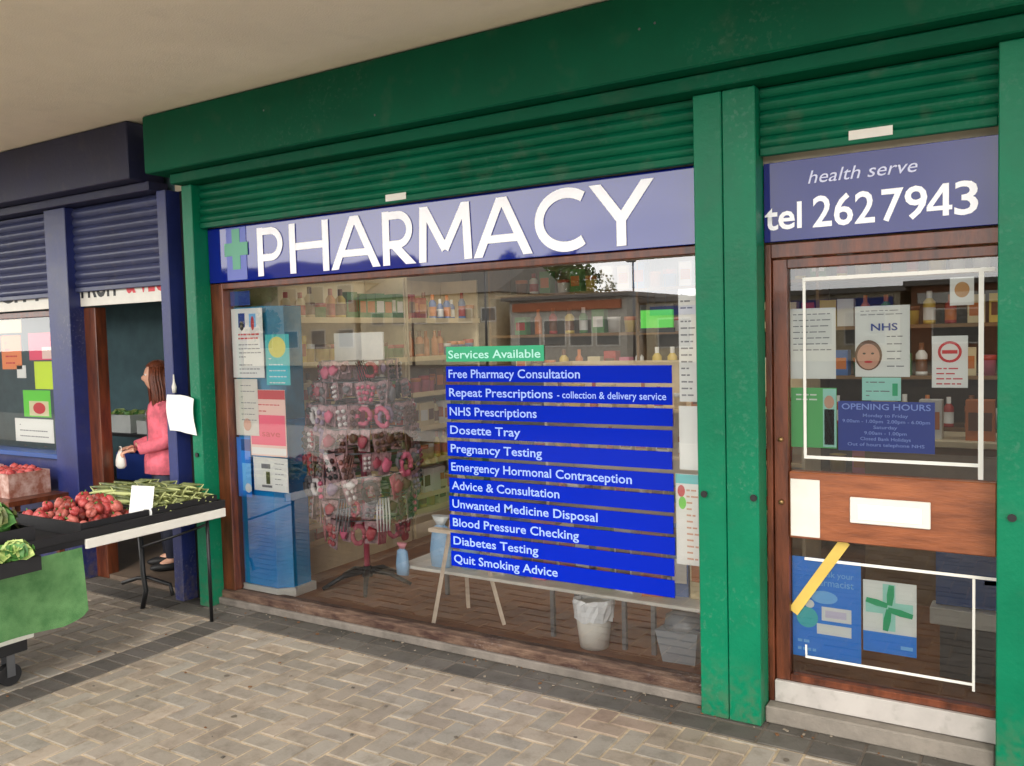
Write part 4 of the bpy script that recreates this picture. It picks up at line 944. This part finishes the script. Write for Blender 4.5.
# ------------------------------------------------------------------ person in a pink coat
def skin_mesh(name, verts, edges, radii, m, parent, sub=2, root=0):
    me = bpy.data.meshes.new(name); me.from_pydata(verts, edges, []); o = bpy.data.objects.new(name, me); link(o)
    o.modifiers.new('s', 'SKIN'); o.modifiers['s'].use_smooth_shade = True
    sub_ = o.modifiers.new('d', 'SUBSURF'); sub_.levels = sub; sub_.render_levels = sub
    sv = me.skin_vertices[0].data
    for i, r in enumerate(radii): sv[i].radius = (r if isinstance(r, tuple) else (r, r)); sv[i].use_root = (i == root)
    dg = bpy.context.evaluated_depsgraph_get(); m2 = bpy.data.meshes.new_from_object(o.evaluated_get(dg)); bpy.data.objects.remove(o)
    m2.materials.clear(); m2.materials.append(m)
    o = bpy.data.objects.new(name, m2); link(o); o.parent = parent; return o
PX_, PY_ = -5.56, .34
pe = bpy.data.objects.new('person', None); link(pe); pe.location = (PX_, PY_, .03); pe.rotation_euler.z = R(240); pe.scale = (.975, .975, .97)
tag(pe, 'person with long brown hair and pink coat in the greengrocer doorway', 'person')
SK = mat('skin', (212, 160, 134), .5); HAIR = mat('brown_hair', (132, 68, 42), .45, rgb2=(66, 34, 22), vscale=20, stretch=(8, 8, 1), bump=.4, bscale=30); COAT = mat('pink_coat_cloth', (238, 116, 132), .85, var=.3, vscale=9, bump=.8, bscale=16); JEAN = mat('dark_jeans', (44, 48, 66), .8, var=.2)
# local frame: facing +X
V = [(0, 0, .86), (0, 0, 1.02), (0, 0, 1.18), (0, 0, 1.28), (.01, 0, 1.345), (.025, 0, 1.42),
     (0, .09, .80), (.02, .095, .45), (-.02, .10, .08), (.10, .11, .035), (0, -.09, .80), (-.02, -.095, .45), (-.04, -.10, .08), (.08, -.11, .035),
     (0, .13, 1.20), (-.01, .20, 1.00), (.20, .13, .93), (0, -.13, 1.20), (-.01, -.20, 1.00), (.20, -.12, .95)]
E_ = [(0, 1), (1, 2), (2, 3), (3, 4), (4, 5), (0, 6), (6, 7), (7, 8), (8, 9), (0, 10), (10, 11), (11, 12), (12, 13), (3, 14), (14, 15), (15, 16), (3, 17), (17, 18), (18, 19)]
RR = [.11, .10, .09, .06, .045, .05, .085, .055, .04, .03, .085, .055, .04, .03, .04, .035, .026, .04, .035, .026]
body = skin_mesh('body', V, E_, RR, SK, pe)
# head
bm = new_bm(); bmesh.ops.create_uvsphere(bm, u_segments=28, v_segments=20, radius=1)
for v in bm.verts:
    x, y, z = v.co; k = 1-.22*max(0, -z)**1.3
    xx = x*.092*(1-.12*max(0, -z)); v.co = Vector((.035+xx+(.012*max(0, -z)*max(0, x)), y*.073*k, 1.475+z*.112))
    if v.co.x > .10 and abs(v.co.y) < .014 and 1.455 < v.co.z < 1.49: v.co.x += .016
for f in bm.faces: f.smooth = True
hd = obj('head', bm, SK, None); hd.parent = pe
for s in (-1, 1):
    bm = new_bm(); blob(bm, (.112, s*.028, 1.492), .012, .012, .008, 2); e = obj('eye', bm, mat('eye_white', (220, 214, 208), .2), None); e.parent = hd
    bm = new_bm(); blob(bm, (.122, s*.028, 1.492), .004, .005, .005, 2); i_ = obj('iris', bm, INK, None); i_.parent = hd
bm = new_bm(); blob(bm, (.108, 0, 1.425), .008, .02, .006, 2); e = obj('mouth', bm, mat('lips', (170, 84, 80), .4), None); e.parent = hd
# hair: cap plus many long locks
bm = new_bm(); q = random.Random(12)
bmesh.ops.create_uvsphere(bm, u_segments=24, v_segments=16, radius=1)
for v in list(bm.verts):
    x, y, z = v.co; v.co = Vector((.022+x*.108, y*.090, 1.492+z*.112))
bmesh.ops.delete(bm, geom=[v for v in bm.verts if (v.co.x > .085 and v.co.z < 1.54) or v.co.z < 1.42], context='VERTS')
for k in range(90):
    a = q.uniform(R(48), R(312)); r = q.uniform(.9, 1.06); ln = q.uniform(.22, .42)
    p0 = Vector((.022+.09*math.cos(a), .08*math.sin(a), 1.55)); p1 = Vector((.022+.108*r*math.cos(a), .095*r*math.sin(a), 1.46)); p2 = Vector((.01+.11*r*math.cos(a), .11*r*math.sin(a), 1.36)); p3 = Vector((.01+.11*r*math.cos(a), .125*r*math.sin(a), 1.42-ln))
    tube(bm, [p0, p1, p2, p3], [.012, .014, .012, .003], 5)
for f in bm.faces: f.smooth = True
hr = obj('hair', bm, HAIR, None); hr.parent = pe
# coat
bm = new_bm(); prof = [(.095, .74, .19), (.145, .745, .195), (.14, .85, .19), (.125, .95, .165), (.115, 1.02, .15), (.12, 1.12, .165), (.118, 1.20, .18), (.10, 1.26, .175), (.07, 1.305, .11), (.064, 1.33, .075), (.062, 1.375, .066), (.07, 1.378, .074), (.075, 1.33, .09)]
rg = []
for rx, z, ry in prof: rg.append([bm.verts.new((rx*math.cos(t*math.pi/14)*(1+.06*math.sin(t*2.3+z*9)+.03*math.sin(z*60+t)), ry*math.sin(t*math.pi/14), z)) for t in range(28)])
for a, b_ in zip(rg, rg[1:]):
    for t in range(28): f = bm.faces.new((a[t], a[(t+1) % 28], b_[(t+1) % 28], b_[t])); f.smooth = True
for s, hx in ((1, .19), (-1, .19)):
    tube(bm, [(0, s*.135, 1.265), (-.005, s*.185, 1.19), (-.02, s*.205, 1.02), (.02, s*.20, .985), (.10, s*.165, .965), (hx, s*.135, .945)], [.055, .062, .056, .054, .048, .042], 12)
coat = obj('coat', bm, COAT, None); coat.parent = pe
bm = new_bm(); tube(bm, [(.122+.004*math.sin(i), 0, .76+.06*i) for i in range(9)], .004, 5); z_ = obj('zip', bm, GREYM, None); z_.parent = coat
# trousers and shoes
bm = new_bm()
for s in (1, -1): tube(bm, [(0, s*.085, .86), (.01, s*.09, .62), (.0*s+.005, s*.095, .45), (-.02, s*.10, .10)], [.10, .085, .066, .058], 12)
tz = obj('trousers', bm, JEAN, None); tz.parent = pe
for s in (1, -1):
    bm = new_bm(); blob(bm, (.035, s*.105, .035), .125, .045, .036, 3); sh = obj('shoe', bm, BLACKP, None); sh.parent = pe
# hands
for s in (1, -1):
    hx, hy, hz = .205, s*.128, .94
    V = [(hx, hy, hz), (hx+.05, hy-s*.012, hz-.005)]; E_ = [(0, 1)]; RR = [(.022, .016), (.03, .014)]
    for k in range(4):
        o1 = -.027+.018*k; i0 = len(V); l = (.030, .034, .032, .026)[k]
        V += [(hx+.075, hy-s*.018+o1, hz-.008), (hx+.075+l, hy-s*.022+o1, hz-.022), (hx+.068+l, hy-s*.024+o1, hz-.05)]
        E_ += [(1, i0), (i0, i0+1), (i0+1, i0+2)]; RR += [.009, .0085, .007]
    i0 = len(V); V += [(hx+.035, hy-s*.04, hz+.004), (hx+.06, hy-s*.06, hz-.012)]; E_ += [(0, i0), (i0, i0+1)]; RR += [.011, .009]
    skin_mesh('hand', V, E_, RR, SK, pe, sub=1)
bgv = bpy.data.objects.new('carrier_bag', None); link(bgv); bgv.location = pe.matrix_basis @ Vector((.28, 0, .80)) if False else (PX_-.17, PY_-.25, .86)
tag(bgv, 'small white carrier bag held in front of the pink coat', 'bag')
bm = new_bm(); x, y, z = bgv.location; lathe(bm, [(.03, z-.06), (.05, z-.04), (.048, z-.0), (.035, z+.04), (.015, z+.07)], x, y, 12, sy=.6); obj('bag_body', bm, OFFW, bgv)
bm = new_bm(); tube(bm, [(x-.015, y, z+.06), (x-.01, y, z+.10), (x+.01, y, z+.10), (x+.015, y, z+.06)], .004, 6); obj('handle', bm, OFFW, bgv)

# ------------------------------------------------------------------ across the street (seen reflected in the glass)
def building(name, x0, x1, y1, h, wall, roofm, label, pitched=True, wins=None, fas=None, dep=9):
    t = thing(name, ((x0+x1)/2, y1-dep/2, 0), label, 'building')
    part('wall', t, wall, (x0, x1, y1-dep, y1, 0, h))
    bm = new_bm()
    if pitched:
        a = [bm.verts.new(p) for p in ((x0-.3, y1+.4, h), (x1+.3, y1+.4, h), (x1+.3, y1-dep/2, h+2.1), (x0-.3, y1-dep/2, h+2.1), (x0-.3, y1-dep-.4, h), (x1+.3, y1-dep-.4, h))]
        bm.faces.new((a[0], a[1], a[2], a[3])); bm.faces.new((a[3], a[2], a[5], a[4])); bm.faces.new((a[0], a[3], a[4])); bm.faces.new((a[1], a[5], a[2]))
    else: box(bm, x0-.3, x1+.3, y1-dep, y1+.5, h+.004, h+.25)
    obj('roof', bm, roofm, t)
    if fas: part('fascia', t, fas[0], (x0+.3, x1-.3, y1+.003, y1+.18, fas[1], fas[2]))
    for (wx, wz, ww, wh) in (wins or []):
        f = part('window', t, OFFW, (wx, wx+ww, y1+.003, y1+.05, wz, wz+wh)); part('pane', f, mat('far_glass', (104, 106, 104), .3), (wx+.08, wx+ww-.08, y1+.051, y1+.06, wz+.08, wz+wh-.08))
    return t
CB = mat('pale_brick', (214, 200, 170), .9, var=.2, vscale=3); SLATE = mat('slate_roof', (126, 122, 116), .8, var=.2); RB = mat('red_brick', (150, 100, 76), .9, var=.2); CONC = mat('concrete', (196, 190, 178), .85, var=.15)
building('terrace_building', -56, -39.5, -40, 5.6, CB, SLATE, 'tall pale brick block at the far left across the street', True, [(-54+i*2.6, z, 1.4, 1.3) for i in range(6) for z in (1.2, 4.2)])
building('terrace_building', -39, -28.2, -40, 4.4, CB, SLATE, 'lower pale brick block with slate roof across the street', True, [(-38+i*1.75, 2.6, 1.1, .9) for i in range(6)])
building('parade_shop', -27.2, -19.6, -40, 3.75, CONC, SLATE, 'flat roofed parade shop with orange fascia and blue shop front across the street', False, [(-26.6+i*1.7, 1.0, 1.5, 1.6) for i in range(4)], fas=(mat('orange_fascia', (186, 110, 74), .6), 3.1, 3.6))
building('parade_shop', -19.3, -6, -42, 3.4, CB, SLATE, 'long low pale parade of shops across the street', False, [(-18.6+i*2.5, .8, 2.0, 1.7) for i in range(5)], fas=(NBLUE, 2.65, 3.15))
building('parade_shop', -5.5, 12, -42, 3.6, RB, SLATE, 'red brick parade of shops across the street', False, [(-4.6+i*2.8, .8, 2.2, 1.7) for i in range(6)], fas=(OFFW, 2.75, 3.25))
def tree(x, y, h, r, label, seed):
    t = thing('tree', (x, y, 0), label, 'tree'); q = random.Random(seed)
    bm = new_bm(); tube(bm, [(x, y, 0), (x+.1, y, h*.3), (x-.1, y+.1, h*.55), (x, y, h*.8)], [.28, .2, .13, .04], 8)
    for k in range(6): a = k*1.05; tube(bm, [(x, y, h*(.35+.05*k)), (x+r*.35*math.cos(a), y+r*.35*math.sin(a), h*(.5+.05*k)), (x+r*.7*math.cos(a), y+r*.7*math.sin(a), h*(.6+.05*k))], [.09, .06, .02], 6)
    obj('trunk', bm, mat('bark', (84, 70, 56), .9, var=.3), t)
    bm = new_bm()
    cl_ = [(Vector((q.uniform(-1, 1)*r*.8, q.uniform(-1, 1)*r*.8, h*.68+q.uniform(-1, 1)*h*.26)), q.uniform(.25, .5)*r) for _ in range(16)]
    for c, rr in cl_:
        for k in range(330):
            d = Vector((q.gauss(0, 1), q.gauss(0, 1), q.gauss(0, 1))).normalized()*rr*q.uniform(.5, 1.05); p = c+d+Vector((x, y, 0))
            u = Vector((q.gauss(0, 1), q.gauss(0, 1), q.gauss(0, 1))).normalized()*.16; v = u.cross(Vector((q.gauss(0, 1), q.gauss(0, 1), 1))).normalized()*.12
            f = bm.faces.new([bm.verts.new(p+u), bm.verts.new(p+v), bm.verts.new(p-u), bm.verts.new(p-v)]); f.material_index = q.randrange(2)
    obj('crown', bm, [mat('leaf_dark', (58, 84, 44), .7), mat('leaf_light', (88, 112, 56), .7)], t, fix=False)
tree(-30.5, -52, 7.6, 3.9, 'round leafy tree rising behind the orange fascia shop', 1)
tree(-47.5, -37, 6.5, 2.4, 'leafy street tree in front of the tall pale block', 3)
def lamp(x, y, h, label):
    t = thing('street_lamp', (x, y, 0), label, 'street lamp', 'street lamps across the street'); bm = new_bm(); tube(bm, [(x, y, 0), (x, y, h*.5), (x, y, h)], [.09, .06, .05], 8); obj('pole', bm, GREYM, t)
    bm = new_bm(); box(bm, x-.35, x+.15, y-.1, y+.1, h, h+.12, bev=.03); obj('lantern', bm, GREYM, t)
lamp(-18.3, -38, 5.4, 'grey street lamp rightmost across the street'); lamp(-27.6, -38, 5.6, 'grey street lamp between pale block and orange shop'); lamp(-33, -38, 6.4, 'tallest grey street lamp before the pale brick block')

# ------------------------------------------------------------------ render settings
sc.view_settings.view_transform = 'Standard'; sc.view_settings.look = 'None'; sc.view_settings.exposure = 0
sc.render.engine = 'CYCLES'
sc.cycles.use_denoising = True
sc.cycles.max_bounces = 8; sc.cycles.transparent_max_bounces = 12; sc.cycles.diffuse_bounces = 5; sc.cycles.sample_clamp_indirect = 6
